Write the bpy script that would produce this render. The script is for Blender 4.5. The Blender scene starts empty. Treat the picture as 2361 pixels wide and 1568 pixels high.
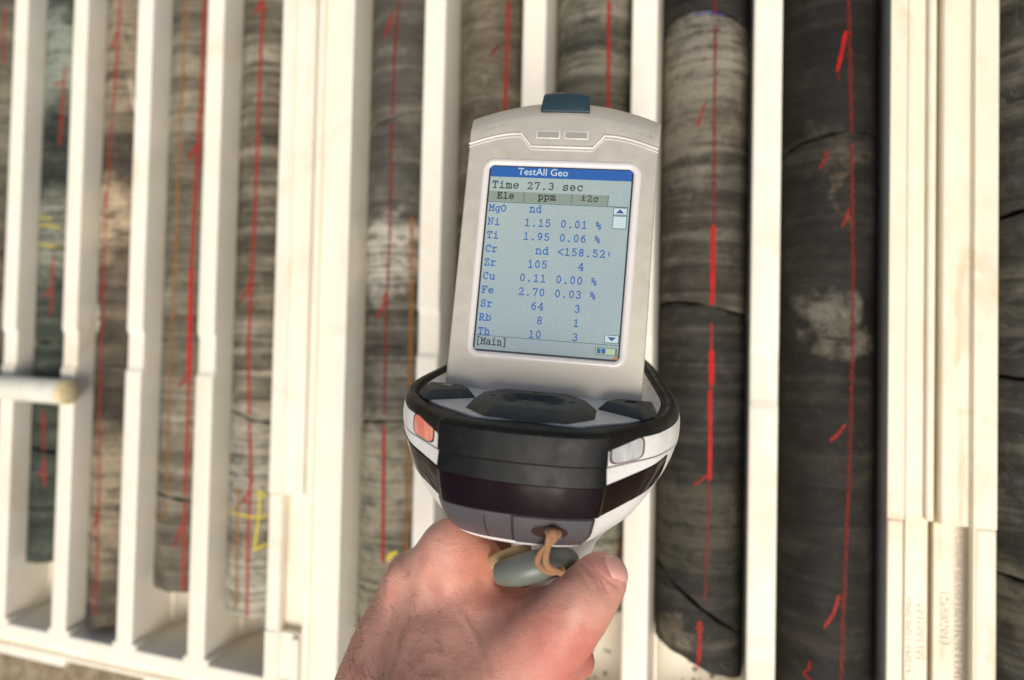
import bpy, bmesh, math, random
import numpy as np
from mathutils import Matrix, Vector, Quaternion
from mathutils.bvhtree import BVHTree
R = math.radians
random.seed(7); rng = np.random.default_rng(7)
scene = bpy.context.scene
col = scene.collection

# ------------------------------------------------------------------ camera
MM = 0.001
T = 0.070                       # height of the rib tops above the ground
CAM_H = 0.460                   # camera above the rib tops
FPX = 1529.0                    # focal length in pixels of a 2361 px wide picture
def rx(a): c, s = math.cos(a), math.sin(a); return np.array([[1,0,0],[0,c,-s],[0,s,c]])
def ry(a): c, s = math.cos(a), math.sin(a); return np.array([[c,0,s],[0,1,0],[-s,0,c]])
def rz(a): c, s = math.cos(a), math.sin(a); return np.array([[c,-s,0],[s,c,0],[0,0,1]])
RC = ry(0.3234) @ rx(0.0238) @ rz(0.0216)
CAM = np.array([0, 0, T + CAM_H])
cd = bpy.data.cameras.new('camera'); cam = bpy.data.objects.new('camera', cd); col.objects.link(cam)
M4 = Matrix.Identity(4)
for i in range(3):
    for j in range(3): M4[i][j] = RC[i][j]
    M4[i][3] = CAM[i]
cam.matrix_world = M4
cd.sensor_width = 36; cd.lens = 36 * FPX / 2361
cd.clip_start = 0.01; cd.clip_end = 100
cd.dof.use_dof = True; cd.dof.focus_distance = 0.272; cd.dof.aperture_fstop = 5.4
scene.camera = cam

# ------------------------------------------------------------------ light
SUN_AZ, SUN_EL = R(303), R(62)          # azimuth of the sun seen from above, counter-clockwise from +X
world = bpy.data.worlds.new('World'); scene.world = world; world.use_nodes = True
wn = world.node_tree.nodes; wl = world.node_tree.links
bg = wn['Background']; sky = wn.new('ShaderNodeTexSky'); sky.sky_type = 'NISHITA'
sky.sun_disc = False; sky.sun_elevation = SUN_EL; sky.sun_rotation = math.pi/2 - SUN_AZ
sky.air_density = 1.0; sky.dust_density = 4.0; sky.ozone_density = 0.6
wl.new(sky.outputs[0], bg.inputs[0]); bg.inputs[1].default_value = 0.085
sd = bpy.data.lights.new('sun', 'SUN'); sd.energy = 2.4; sd.angle = R(32); sd.color = (1, .95, .87)
sun = bpy.data.objects.new('sun', sd); col.objects.link(sun)
sdir = Vector((math.cos(SUN_EL)*math.cos(SUN_AZ), math.cos(SUN_EL)*math.sin(SUN_AZ), math.sin(SUN_EL)))
sun.rotation_euler = sdir.to_track_quat('Z', 'Y').to_euler(); sun.location = (-1, -1, 3)
vs = scene.view_settings; vs.view_transform = 'Standard'; vs.look = 'None'; vs.gamma = 1; vs.exposure = 0.3

# ------------------------------------------------------------------ helpers
def ray(u, v): return np.array([(u-1180.5)/FPX, (784-v)/FPX, -1.0])
def W(u, v, d):                     # pixel + depth in mm -> world point
    return CAM + RC @ (ray(u, v) * d * MM)
def on_plane(u, v, z):              # pixel -> world point at height z
    d = RC @ ray(u, v); t = (z - CAM[2]) / d[2]; return CAM + d*t
def tag(o, label=None, cat=None, group=None, kind=None):
    if label: o['label'] = label
    if cat: o['category'] = cat
    if group: o['group'] = group
    if kind: o['kind'] = kind
    return o
def mobj(name, verts, faces, mat, parent=None, smooth=None, bevel=0, seg=2, solid=0, sub=0, loc=None):
    me = bpy.data.meshes.new(name); me.from_pydata([tuple(map(float, v)) for v in verts], [], faces); me.validate()
    bm = bmesh.new(); bm.from_mesh(me); bmesh.ops.recalc_face_normals(bm, faces=bm.faces) if not solid else None
    bm.to_mesh(me); bm.free()
    if smooth is not None:
        me.shade_smooth(); me.set_sharp_from_angle(angle=R(smooth))
    o = bpy.data.objects.new(name, me); col.objects.link(o)
    if mat: me.materials.append(mat)
    if parent: o.parent = parent
    if loc is not None: o.location = loc
    if solid:
        m = o.modifiers.new('s', 'SOLIDIFY'); m.thickness = solid; m.offset = -1
    if bevel:
        m = o.modifiers.new('b', 'BEVEL'); m.width = bevel; m.segments = seg; m.limit_method = 'ANGLE'; m.angle_limit = R(28)
        if smooth is None: me.shade_smooth(); me.set_sharp_from_angle(angle=R(40))
    if sub:
        m = o.modifiers.new('u', 'SUBSURF'); m.levels = sub; m.render_levels = sub
    return o
def empty(name, loc=(0,0,0)):
    o = bpy.data.objects.new(name, None); o.empty_display_size = .01; col.objects.link(o); o.location = loc; return o
class MB:
    def __init__(s): s.v = []; s.f = []
    def add(s, v, f):
        n = len(s.v); s.v += [tuple(p) for p in v]; s.f += [tuple(i+n for i in q) for q in f]; return s
    def box(s, x0, x1, y0, y1, z0, z1):
        return s.add([(x0,y0,z0),(x1,y0,z0),(x1,y1,z0),(x0,y1,z0),(x0,y0,z1),(x1,y0,z1),(x1,y1,z1),(x0,y1,z1)],
                     [(0,3,2,1),(4,5,6,7),(0,1,5,4),(1,2,6,5),(2,3,7,6),(3,0,4,7)])
    def prism(s, poly, f0, f1):     # poly: list of 2d; f0/f1: maps 2d -> 3d for both caps
        n = len(poly); a = [f0(*p) for p in poly]; b = [f1(*p) for p in poly]
        return s.add(a+b, [tuple(range(n-1,-1,-1)), tuple(range(n,2*n))] + [(i,(i+1)%n,n+(i+1)%n,n+i) for i in range(n)])
    def grid(s, P, closeu=False, cap=False):
        nu, nv = len(P), len(P[0]); v = [p for r in P for p in r]
        f = [(i*nv+j, i*nv+j+1, ((i+1)%nu)*nv+j+1, ((i+1)%nu)*nv+j) for i in range(nu if closeu else nu-1) for j in range(nv-1)]
        return s.add(v, f)
    def loft(s, rings, caps=True):  # closed rings
        n = len(rings[0]); v = [p for r in rings for p in r]; m = len(rings)
        f = [(i*n+j, i*n+(j+1)%n, (i+1)*n+(j+1)%n, (i+1)*n+j) for i in range(m-1) for j in range(n)]
        if caps: f += [tuple(range(n-1,-1,-1)), tuple(range((m-1)*n, m*n))]
        return s.add(v, f)
    def tube(s, pts, rad, n=10, flat=1.0):
        pts = [np.array(p, float) for p in pts]; rings = []; up = None
        for i, p in enumerate(pts):
            t = pts[min(i+1, len(pts)-1)] - pts[max(i-1, 0)]; t /= np.linalg.norm(t)
            if up is None:
                up = np.cross(t, [0.3,0.5,1]); up /= np.linalg.norm(up)
            up = up - t*np.dot(up, t); up /= np.linalg.norm(up); sd_ = np.cross(t, up)
            r = rad[i] if hasattr(rad, '__len__') else rad
            rings.append([p + r*(math.cos(2*math.pi*k/n)*up + flat*math.sin(2*math.pi*k/n)*sd_) for k in range(n)])
        return s.loft(rings)
    def build(s, name, mat, parent=None, **k): return mobj(name, s.v, s.f, mat, parent, **k)
def spline(pts, n=8):               # Catmull-Rom through points
    P = [np.array(p, float) for p in pts]; P = [2*P[0]-P[1]] + P + [2*P[-1]-P[-2]]; out = []
    for i in range(1, len(P)-2):
        for k in range(n):
            t = k/n; a, b, c, d = P[i-1:i+3]
            out.append(.5*((2*b) + (c-a)*t + (2*a-5*b+4*c-d)*t*t + (3*b-a-3*c+d)*t**3))
    out.append(P[-2]); return out

# ------------------------------------------------------------------ materials
def srgb(r, g, b):
    f = lambda c: (c/255/12.92) if c/255 <= .04045 else ((c/255+.055)/1.055)**2.4
    return (f(r), f(g), f(b), 1)
class NT:
    def __init__(s, name):
        s.m = bpy.data.materials.new(name); s.m.use_nodes = True; s.t = s.m.node_tree; s.n = s.t.nodes; s.b = s.n['Principled BSDF']
    def new(s, ty, **k):
        o = s.n.new('ShaderNode'+ty)
        for a, b in k.items(): setattr(o, a, b)
        return o
    def link(s, a, b): s.t.links.new(a, b)
    def noise(s, vec, scale, detail=4, rough=.55, dist=0):
        o = s.new('TexNoise'); o.inputs['Scale'].default_value = scale; o.inputs['Detail'].default_value = detail
        o.inputs['Roughness'].default_value = rough; o.inputs['Distortion'].default_value = dist
        if vec is not None: s.link(vec, o.inputs['Vector'])
        return o.outputs[0]
    def ramp(s, fac, stops, interp='LINEAR'):
        o = s.new('ValToRGB'); o.color_ramp.interpolation = interp; e = o.color_ramp.elements
        while len(e) < len(stops): e.new(.5)
        for i, (p, c) in enumerate(stops):
            e[i].position = p; e[i].color = c if hasattr(c, '__len__') else (c, c, c, 1)
        s.link(fac, o.inputs[0]); return o.outputs[0]
    def mix(s, fac, a, b, mode='MIX'):
        o = s.new('Mix', data_type='RGBA', blend_type=mode)
        for sock, val in ((o.inputs[0], fac), (o.inputs[6], a), (o.inputs[7], b)):
            if hasattr(val, 'is_output'): s.link(val, sock)
            else: sock.default_value = val
        return o.outputs[2]
    def math(s, op, a, b=0):
        o = s.new('Math', operation=op)
        for i, val in enumerate((a, b)):
            if hasattr(val, 'is_output'): s.link(val, o.inputs[i])
            else: o.inputs[i].default_value = val
        return o.outputs[0]
    def mapping(s, vec, scale=(1,1,1), rot=(0,0,0), loc=(0,0,0)):
        o = s.new('Mapping'); s.link(vec, o.inputs[0]); o.inputs['Scale'].default_value = scale
        o.inputs['Rotation'].default_value = rot; o.inputs['Location'].default_value = loc; return o.outputs[0]
    def pos(s): return s.new('NewGeometry').outputs['Position']
    def obj(s): return s.new('TexCoord').outputs['Object']
    def bump(s, h, strength, dist):
        o = s.new('Bump'); o.inputs['Strength'].default_value = strength; o.inputs['Distance'].default_value = dist
        s.link(h, o.inputs['Height']); s.link(o.outputs[0], s.b.inputs['Normal'])
    def set(s, **k):
        for a, v in k.items():
            sock = s.b.inputs[a.replace('_', ' ')]
            if hasattr(v, 'is_output'): s.link(v, sock)
            else: sock.default_value = v
        return s

def plain(name, c, rough=.5, var=.12, scale=400, bump=.1, bdist=.0001, spec=.5, dirt=None, dirt_amt=.5, coat=0, metal=0):
    n = NT(name); p = n.obj(); a = n.noise(p, scale, 5); b = n.noise(p, scale*.12, 3)
    f = n.ramp(n.math('ADD', n.math('MULTIPLY', a, .5), n.math('MULTIPLY', b, .5)), [(.3, 1-var), (.7, 1+var*.3)])
    cc = n.mix(1.0, c, f, 'MULTIPLY')
    if dirt:
        d = n.ramp(n.noise(p, scale*.25, 8, .7, .4), [(.56, 0.0), (.72, dirt_amt)]); cc = n.mix(d, cc, dirt)
    n.set(Base_Color=cc, Specular_IOR_Level=spec, Coat_Weight=coat, Metallic=metal)
    n.set(Roughness=n.ramp(b, [(.3, max(.02, rough-.08)), (.7, min(1, rough+.1))]))
    if bump: n.bump(a, bump, bdist)
    return n.m

def tray_mat(name='tray_plastic', base=srgb(241,233,214), dirt=.5):
    n = NT(name); p = n.pos()
    a = n.noise(n.mapping(p, (1, .7, 1)), 40, 6, .65, .6); b = n.noise(p, 13, 7, .68, .7); c = n.noise(p, 210, 5, .7); big = n.noise(n.mapping(p, (1,.3,1)), 6, 2)
    e = n.noise(n.mapping(p, (1,.06,1)), 130, 3, .5)
    col_ = n.mix(n.ramp(a, [(.42, 0.0), (.75, .5*dirt)]), base, srgb(226,206,170))
    col_ = n.mix(n.ramp(b, [(.55, 0.0), (.72, .6*dirt)]), col_, srgb(204,166,112))
    col_ = n.mix(n.ramp(big, [(.4, 0.0), (.7, .3)]), col_, srgb(222,212,186))
    col_ = n.mix(n.math('MULTIPLY', n.ramp(e, [(.60, 0.0), (.70, .4*dirt)]), n.ramp(b, [(.4, 0.0), (.6, 1.0)])), col_, srgb(196,158,108))
    col_ = n.mix(n.ramp(c, [(.70, 0.0), (.78, .6*dirt)]), col_, srgb(150,110,70))
    n.set(Base_Color=col_, Roughness=n.ramp(b, [(.3, .38), (.7, .6)]), Subsurface_Weight=.08, Subsurface_Radius=(.006,.004,.002), Specular_IOR_Level=.45)
    h = n.math('ADD', n.math('MULTIPLY', a, .6), n.math('MULTIPLY', c, .4)); n.bump(h, .18, .0006)
    return n.m
def rock_mat(name, dark, mid, light, freq=1.0, tilt=0, contrast=1.0, patches=(), seed=0, specks=.4):
    dark, mid, light = [(c_[0]*.80, c_[1]*.82, c_[2]*.86, 1) for c_ in (dark, mid, light)]
    n = NT(name); p = n.pos()
    vec = n.mapping(p, (5, 58*freq, 5), (0, 0, R(tilt)), (seed*3.1, seed*1.7, seed*2.3))
    band = n.noise(vec, 1.0, 6, .6, .7)
    vec2 = n.mapping(p, (9, 210*freq, 9), (0, 0, R(tilt*.6)), (seed*1.1, 0, 0))
    fine = n.noise(vec2, 1.0, 3, .6, .3)
    blot = n.noise(n.mapping(p, (1,1,1), (0,0,0), (seed*.7, seed, 0)), 26, 5, .6, .8)
    grain = n.noise(p, 700, 4, .75)
    mot = n.noise(n.mapping(p, (1,1.3,1), (0,0,0), (seed, seed*.4, 0)), 70, 6, .7, 1.0); cloud = n.noise(n.mapping(p, (1,.8,1), (0,0,0), (seed*.3, seed*.9, 0)), 11, 3, .55)
    vn = n.noise(n.mapping(p, (1,1.6,1), (0,0,R(20+tilt)), (0, seed, 0)), 22, 3, .55, 1.5)
    f = n.math('ADD', n.math('ADD', n.math('MULTIPLY', band, .48), n.math('MULTIPLY', fine, .24)), n.math('MULTIPLY', blot, .28))
    lo = .5 - .13/contrast; hi = .5 + .13/contrast
    c = n.ramp(f, [(lo, dark), (.5, mid), (hi, light)])
    c = n.mix(1.0, c, n.ramp(mot, [(.30, .66), (.5, .96), (.70, 1.28)]), 'MULTIPLY'); c = n.mix(1.0, c, n.ramp(cloud, [(.35, .62), (.65, 1.22)]), 'MULTIPLY')
    vein = n.ramp(n.math('ABSOLUTE', n.math('SUBTRACT', vn, .5)), [(.003, .55), (.010, 0.0)]); c = n.mix(n.math('MULTIPLY', vein, n.ramp(cloud, [(.45, 0.0), (.6, 1.0)])), c, light)
    for (pp, rad, pc, amt, *mo) in patches:
        d = n.new('VectorMath', operation='DISTANCE')
        nz = n.new('TexNoise'); nz.inputs['Scale'].default_value = 60; nz.inputs['Detail'].default_value = 5; n.link(p, nz.inputs['Vector'])
        ad = n.new('VectorMath', operation='MULTIPLY_ADD'); n.link(nz.outputs['Color'], ad.inputs[0]); ad.inputs[1].default_value = (.044,.044,.044); n.link(p, ad.inputs[2])
        sub = n.new('VectorMath', operation='SUBTRACT'); n.link(ad.outputs[0], sub.inputs[0]); sub.inputs[1].default_value = (.022+pp[0], .022+pp[1], .022+pp[2])
        sc = n.new('VectorMath', operation='DIVIDE'); n.link(sub.outputs[0], sc.inputs[0]); sc.inputs[1].default_value = rad
        ln = n.new('VectorMath', operation='LENGTH'); n.link(sc.outputs[0], ln.inputs[0])
        fac = n.math('MULTIPLY', n.ramp(ln.outputs['Value'], [(.5, 1.0), (.9, 0.0)]), n.ramp(n.math('ADD', n.math('MULTIPLY', mot, 1.0 if mo else .5), n.math('MULTIPLY', fine, 0.0 if mo else .5)), [(.36 if mo else .40, amt*.12), (.54, amt)]))
        c = n.mix(fac, c, pc)
    g = n.ramp(grain, [(.3, (.70,.69,.68,1)), (.7, (1.20,1.18,1.13,1))]); c = n.mix(1.0, c, g, 'MULTIPLY')
    sp = n.ramp(n.noise(p, 330, 3, .6), [(.70, 0.0), (.76, specks)]); c = n.mix(sp, c, light)
    n.set(Base_Color=c, Roughness=n.ramp(blot, [(.3, .6), (.7, .85)]), Specular_IOR_Level=.22)
    n.bump(n.math('ADD', n.math('MULTIPLY', grain, .5), n.math('MULTIPLY', fine, .5)), .7, .0007)
    return n.m
def crayon_mat(name, c, cover=.5):
    n = NT(name); p = n.pos()
    w = n.noise(n.mapping(p, (1,.5,1)), 900, 5, .75)
    k = n.ramp(w, [(cover-.10, 1.0), (cover+.12, .15)])
    n.set(Base_Color=n.mix(n.ramp(n.noise(p, 120, 4), [(.3,0.0),(.7,.5)]), c, (c[0]*.5, c[1]*.5, c[2]*.5, 1)), Roughness=.6, Alpha=k, Specular_IOR_Level=.25)
    return n.m
MAT = {}
MAT['tray'] = tray_mat(); MAT['tray_stained'] = tray_mat('stained_tray_plastic', srgb(236,226,201), 1.0)
MAT['rubber'] = plain('black_rubber', srgb(19,19,17), .44, .2, 900, .25, .00012, spec=.2, dirt=srgb(100,94,80), dirt_amt=.12)
MAT['key'] = plain('key_rubber', srgb(54,56,55), .5, .15, 1200, .25, .0001, dirt=srgb(135,128,110), dirt_amt=.35)
MAT['shell'] = plain('white_shell', srgb(222,220,214), .32, .05, 500, .05, .00005, dirt=srgb(190,170,145), dirt_amt=.25)
MAT['panel'] = plain('champagne_paint', srgb(190,183,167), .42, .05, 1500, .12, .00004, metal=.3)
MAT['paneltop'] = plain('champagne_cap_paint', srgb(192,185,169), .40, .05, 1500, .12, .00004, metal=.3)
MAT['bezel'] = plain('bezel_silver', srgb(216,210,202), .22, .04, 900, .05, .00003, spec=.7)
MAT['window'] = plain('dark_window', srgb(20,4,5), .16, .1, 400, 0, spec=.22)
MAT['grey'] = plain('grey_plastic', srgb(76,72,74), .4, .1, 900, .15, .00005)
MAT['teal'] = plain('grey_green_rubber', srgb(104,110,100), .38, .12, 700, .15, .0001, dirt=srgb(140,120,80), dirt_amt=.4)
MAT['tab'] = plain('dark_teal_plastic', srgb(40,58,64), .35, .1, 900, .1, .00005)
MAT['gap'] = plain('dark_gap', srgb(40,26,20), .7, .1, 500, 0)
MAT['seam'] = plain('seam_line', srgb(84,62,52), .7, .1, 500, 0)
MAT['led'] = plain('led_lens', srgb(150,148,138), .2, .05, 500, 0, spec=.6)
MAT['leather'] = plain('tan_leather', srgb(152,112,78), .75, .3, 1800, .6, .0003, dirt=srgb(110,74,48), dirt_amt=.5)
MAT['weave'] = plain('woven_strap', srgb(178,152,108), .85, .3, 2500, .8, .0004)
MAT['rod'] = plain('white_rod_paint', srgb(226,222,204), .4, .1, 320, .3, .0004, dirt=srgb(190,146,84), dirt_amt=.6)
MAT['rust'] = plain('rusty_end', srgb(228,208,160), .6, .3, 260, .4, .0005)
MAT['hole'] = plain('drill_hole', srgb(46,18,14), .8, .2, 500, 0)
def lens(name, c, c2):
    n = NT(name); p = n.obj(); w = n.noise(n.mapping(p, (1,.2,1)), 160, 2)
    n.set(Base_Color=n.mix(n.ramp(w, [(.4,0.0),(.6,1.0)]), c, c2), Roughness=.18, Coat_Weight=.5, Subsurface_Weight=.2, Subsurface_Radius=(.003,.002,.002)); return n.m
MAT['lens_red'] = lens('red_lens', srgb(226,120,100), srgb(235,165,140))
MAT['lens_clear'] = lens('clear_lens', srgb(160,164,166), srgb(196,198,194))

# ------------------------------------------------------------------ ground
n = NT('gravel_ground'); p = n.pos()
g1 = n.noise(p, 60, 8, .7); g2 = n.noise(p, 260, 4, .6)
n.set(Base_Color=n.ramp(n.math('ADD', n.math('MULTIPLY', g1, .6), n.math('MULTIPLY', g2, .4)), [(.35, srgb(92,78,58)), (.5, srgb(140,124,96)), (.66, srgb(178,164,134))]), Roughness=.95)
n.bump(g1, .8, .006)
tag(mobj('ground', [(-40,-40,0),(40,-40,0),(40,40,0),(-40,40,0)], [(0,1,2,3)], n.m), kind='structure')
gm = bpy.data.objects['ground']
# ------------------------------------------------------------------ core trays
YE, YF = -0.269, 0.72           # inner ends of the channels
P = 0.0805; RW = 0.018; CH = P - RW; DEP = 0.0655
NCH = 5
def emboss(name, text, size, mat, parent, origin, xdir, ydir, h=.0005, spacing=1.0, bold=0):
    cu = bpy.data.curves.new(name, 'FONT'); cu.body = text; cu.size = size; cu.extrude = h; cu.space_character = spacing; cu.resolution_u = 3; cu.offset = bold
    tmp = bpy.data.objects.new(name+'_src', cu); col.objects.link(tmp)
    me = bpy.data.meshes.new_from_object(tmp.evaluated_get(bpy.context.evaluated_depsgraph_get()))
    bpy.data.objects.remove(tmp)
    x = Vector(xdir).normalized(); y = Vector(ydir).normalized(); z = x.cross(y)
    m = Matrix(((x.x,y.x,z.x,origin[0]),(x.y,y.y,z.y,origin[1]),(x.z,y.z,z.z,origin[2]),(0,0,0,1)))
    me.transform(m); me.materials.clear(); me.materials.append(mat)
    o = bpy.data.objects.new(name, me); col.objects.link(o); o.parent = parent; return o
def tray(x0, wl_, wr_, label, notches, recessL=None, recessR=None):
    """x0: inner left edge; recess: (y_low, y_high) of the sunken part of that side wall"""
    tr = empty('core_tray', (x0, 0, T)); tag(tr, label, 'core tray', 'white plastic core trays side by side')
    m = MAT['tray']; x1 = NCH*CH + (NCH-1)*RW
    for k in range(NCH):            # U-shaped channel floors
        a = k*P; r = .020; zb = -DEP; pts = []
        for i in range(9):
            t = math.pi + i*math.pi/16; pts.append((a + .0015 + r + r*math.cos(t), zb + r + r*math.sin(t)))
        for i in range(9):
            t = 1.5*math.pi + i*math.pi/16; pts.append((a + CH - .0015 - r + r*math.cos(t), zb + r + r*math.sin(t)))
        pts += [(a+CH+.003, zb+r), (a+CH+.003, -T+.001), (a-.003, -T+.001), (a-.003, zb+r)]
        MB().prism(pts, lambda x, z: (x, YE-.004, z), lambda x, z: (x, YF+.004, z)).build('channel_floor', m, tr, smooth=35)
    for k in range(NCH-1):
        a = k*P + CH; ny = notches[k]
        poly = [(YE-.002,-T+.002),(YF+.002,-T+.002),(YF+.002,0),(ny+.004,0),(ny,-.0022),(ny-.030,-.0022),(ny-.034,0),(YE-.002,0)]
        MB().prism(poly, lambda y, z: (a, y, z), lambda y, z: (a+RW, y, z)).build('rib', m, tr, bevel=.0026, seg=4)
        MB().box(a-.0045, a+RW+.0045, YE-.003, YE+.0045, -.055, -.0006).build('rib_shoulder', m, tr, bevel=.0015)
    def wall(side, w, recess):
        m = MAT['tray_stained'] if label.count('moulded') and recess else MAT['tray']
        s = -1 if side == 'L' else 1; xb = 0 if side == 'L' else x1
        X = lambda d: xb + s*d
        def seg(y0, y1, prof, nm, bev=.0012):
            return MB().prism(prof, lambda x, z: (X(x), y0, z), lambda x, z: (X(x), y1, z)).build(nm, m, tr, bevel=bev, seg=3)
        ylo, yhi = recess if recess else (YE-.01, YE-.005)
        full = [(0,-T+.002),(0,0),(w*.42,0),(w*.46,-.0030),(w*.78,-.0030),(w*.78,-.0038),(w-.0004,-.0038),(w-.0004,-.050),(w-.006,-.052),(w-.006,-T+.002)]
        low = [(0,-T+.002),(0,-.0004),(w*.36,-.0004),(w*.36,-.0125),(w-.0005,-.0125),(w-.0005,-.050),(w-.006,-.052),(w-.006,-T+.002)]
        seg(yhi, YF+.002, full, 'side_wall', .0018)
        if recess:
            seg(YE-.002 if ylo <= YE else ylo, yhi-.0002, low, 'side_wall', .0012)
            if ylo > YE: seg(YE-.002, ylo-.0002, full, 'side_wall', .0018)
        # raised outer rail and thin ridge along the wall top
        rail = [(w*.79+.0001,-.010),(w*.79+.0001,-.0006),(w*.82,.0008),(w*.94,.0008),(w*.985,-.0012),(w*.985,-.010)]
        seg(yhi+.0006, YF, rail, 'lid_rail', .0012)
        if recess and ylo > YE: seg(YE, ylo-.003, rail, 'lid_rail', .0012)
        ridge = [(w*.365,-.004),(w*.365,.0008),(w*.41,.0010),(w*.43,-.004)]
        seg(YE+.002, YF, ridge, 'wall_ridge', .0004)
    wall('L', wl_, recessL); wall('R', wr_, recessR)
    for s, ye in ((-1, YE), (1, YF)):
        E_ = lambda d: ye + s*d
        prof = [(-.006,-DEP),(0,-.002),(.001,-.0006),(.009,-.0006),(.0125,-.004),(.016,-.019),(.031,-.0215),(.031,-.0185),(.0345,-.0185),(.0345,-.032),(.016,-.034),(.014,-T+.0015),(-.006,-T+.0015)]
        MB().prism(prof, lambda y, z: (-wl_+.004, E_(y), z), lambda y, z: (x1+wr_-.004, E_(y), z)).build('end_wall', m, tr, bevel=.0022, seg=3)
        for q in (.10, .62):        # lugs that break the line of the outer flange
            MB().box(q*x1, q*x1+.10, min(E_(.030), E_(.041)), max(E_(.030), E_(.041)), -.034, -.0178).build('flange_lug', m, tr, bevel=.002)
    return tr, x1
XL, XM, XR = -0.6855-CH, -0.2945, 0.1470
tL, x1 = tray(XL, .032, .0330, 'white plastic core tray crossed by the white steel rod', [.012, .012, .012, .010], None, (-.230, -.118))
tM, _ = tray(XM, .0345, .0255, 'white plastic core tray under the handheld analyser, PATENT PENDING moulded in its wall', [.031, .012, .010, .004], None, (YE, -.0945))
tR, _ = tray(XR, .0300, .0320, 'white plastic core tray with DESIGN REGISTRATION PENDING moulded in its wall', [.010]*4, (YE, -.096), None)
zt = -.0125
wx = x1 + .0255
emboss('moulded_lettering', 'PATENT PENDING', .0062, MAT['tray'], tM, (wx-.0090, -.196, zt), (0,1,0), (-1,0,0), .0008)
emboss('moulded_lettering', '2013002109', .0062, MAT['tray'], tM, (wx-.0020, -.183, zt), (0,1,0), (-1,0,0), .0008, 1.15)
emboss('moulded_lettering', 'DESIGN REGISTRATION PENDING', .0064, MAT['tray'], tR, (-.0176, -.0995, zt), (0,-1,0), (1,0,0), .0008, 1.1)
emboss('moulded_lettering', '1269/02013', .0064, MAT['tray'], tR, (-.0250, -.138, zt), (0,-1,0), (1,0,0), .0008, 1.1)

# ------------------------------------------------------------------ drill core
RCORE = .0300; ZC = T - .0343
def chan_x(tray_, k): return {'L': XL, 'M': XM, 'R': XR}[tray_] + k*P + CH/2
def hit_core(u, v, xc):             # pixel -> (y, angle from the vertical) on the core surface
    d = RC @ ray(u, v); ox, oz = CAM[0]-xc, CAM[2]-ZC
    a = d[0]**2 + d[2]**2; b = 2*(ox*d[0]+oz*d[2]); c = ox*ox+oz*oz-RCORE**2; D = b*b-4*a*c
    if D < 0:
        t = -b/(2*a)
    else: t = (-b-math.sqrt(D))/(2*a)
    p = CAM + d*t; return p[1], math.atan2(p[0]-xc, p[2]-ZC)
def core_piece(xc, y0, y1, mat, tilt0, tilt1, seed, rough=1.0):
    """y0 < y1; tilt: slope of the broken end across the core (dy/dx, dy/dz)"""
    rr = random.Random(seed); L = y1-y0; yc = (y0+y1)/2; na = 56
    ph = [rr.uniform(0, 6.3) for _ in range(6)]
    endn = lambda a, k: rough*.0007*(math.sin(3*a+ph[k]) + .7*math.sin(7*a+ph[k+1]) + .4*math.sin(13*a+ph[k+2]))
    def ring(f, rad, inset=0):      # f 0..1 between the two ends
        out = []
        for i in range(na):
            a = 2*math.pi*i/na; x, z = rad*math.sin(a), rad*math.cos(a)
            e0 = y0 + tilt0[0]*x + tilt0[1]*z + endn(a, 0)*rad/RCORE; e1 = y1 + tilt1[0]*x + tilt1[1]*z + endn(a, 3)*rad/RCORE
            w = .00004*math.sin(5*a+ph[2]+f*20) + .00004*math.sin(11*a+f*63)
            y = e0 + (e1-e0)*f + inset
            out.append((x*(1+w/RCORE*2), y-yc, z*(1+w/RCORE*2)))
        return out
    N = max(4, int(L/.012)); e = .0007
    rings = [ring(0, .004), ring(0, .018), ring(0, RCORE-.0009), ring(0, RCORE-.0002, e*.6)] + [ring(k/N, RCORE, (e*1.6 if k == 0 else (-e*1.6 if k == N else 0))) for k in range(N+1)] + \
            [ring(1, RCORE-.0002, -e*.6), ring(1, RCORE-.0009), ring(1, .018), ring(1, .004)]
    o = MB().loft(rings).build('drill_core', mat, smooth=50, loc=(xc, yc, ZC)); return o
def paint(parent, xc, pts, width, mat, jit=.22, lift=.00030, name='crayon_line'):
    """strip along (y, angle) points on the core surface, clipped by the piece that carries it"""
    yc = parent.location.y; V = []; Fc = []
    for i, (y, a) in enumerate(pts):
        q = pts[min(i+1, len(pts)-1)]; r = pts[max(i-1, 0)]
        dy, ds = q[0]-r[0], (q[1]-r[1])*RCORE; l = math.hypot(dy, ds) or 1
        ny, ns = -ds/l, dy/l; w = width/2*(1+random.uniform(-jit, jit)) * (.55 if i in (0, len(pts)-1) else 1)
        for s in (-1, 1):
            aa = a + s*w*ns/RCORE; yy = y + s*w*ny
            V.append(((RCORE+lift)*math.sin(aa), yy-yc, (RCORE+lift)*math.cos(aa)))
        if i: k = 2*i; Fc.append((k-2, k-1, k+1, k))
    if len(pts) > 1: return mobj(name, V, Fc, mat, parent, smooth=60)
def paint_run(pieces, xc, px, width, mat, **k):
    width *= .66
    d = [hit_core(u, v, xc) for u, v in px]; S = []
    for (ya, aa), (yb, ab) in zip(d, d[1:]):
        n_ = max(2, int(math.hypot(yb-ya, (ab-aa)*RCORE)/.0025))
        S += [(ya+(yb-ya)*i/n_, aa+(ab-aa)*i/n_ + random.uniform(-.004,.004)) for i in range(n_)]
    S.append(d[-1])
    for o in pieces:
        lo, hi = o['y0'], o['y1']; seg = [s for s in S if lo+.0012 < s[0] < hi-.0012]
        if len(seg) > 1: paint(o, xc, seg, width, mat, **k)
RED = crayon_mat('red_crayon', srgb(178,40,24), .50); RED2 = crayon_mat('red_crayon_faint', srgb(136,38,26), .46); REDB = crayon_mat('red_crayon_bold', srgb(188,16,12), .62)
YEL = crayon_mat('yellow_crayon', srgb(222,200,20), .6); ORG = crayon_mat('orange_stain', srgb(172,116,52), .46); BLU = crayon_mat('blue_crayon', srgb(50,70,150), .42)
s_ = srgb
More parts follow.
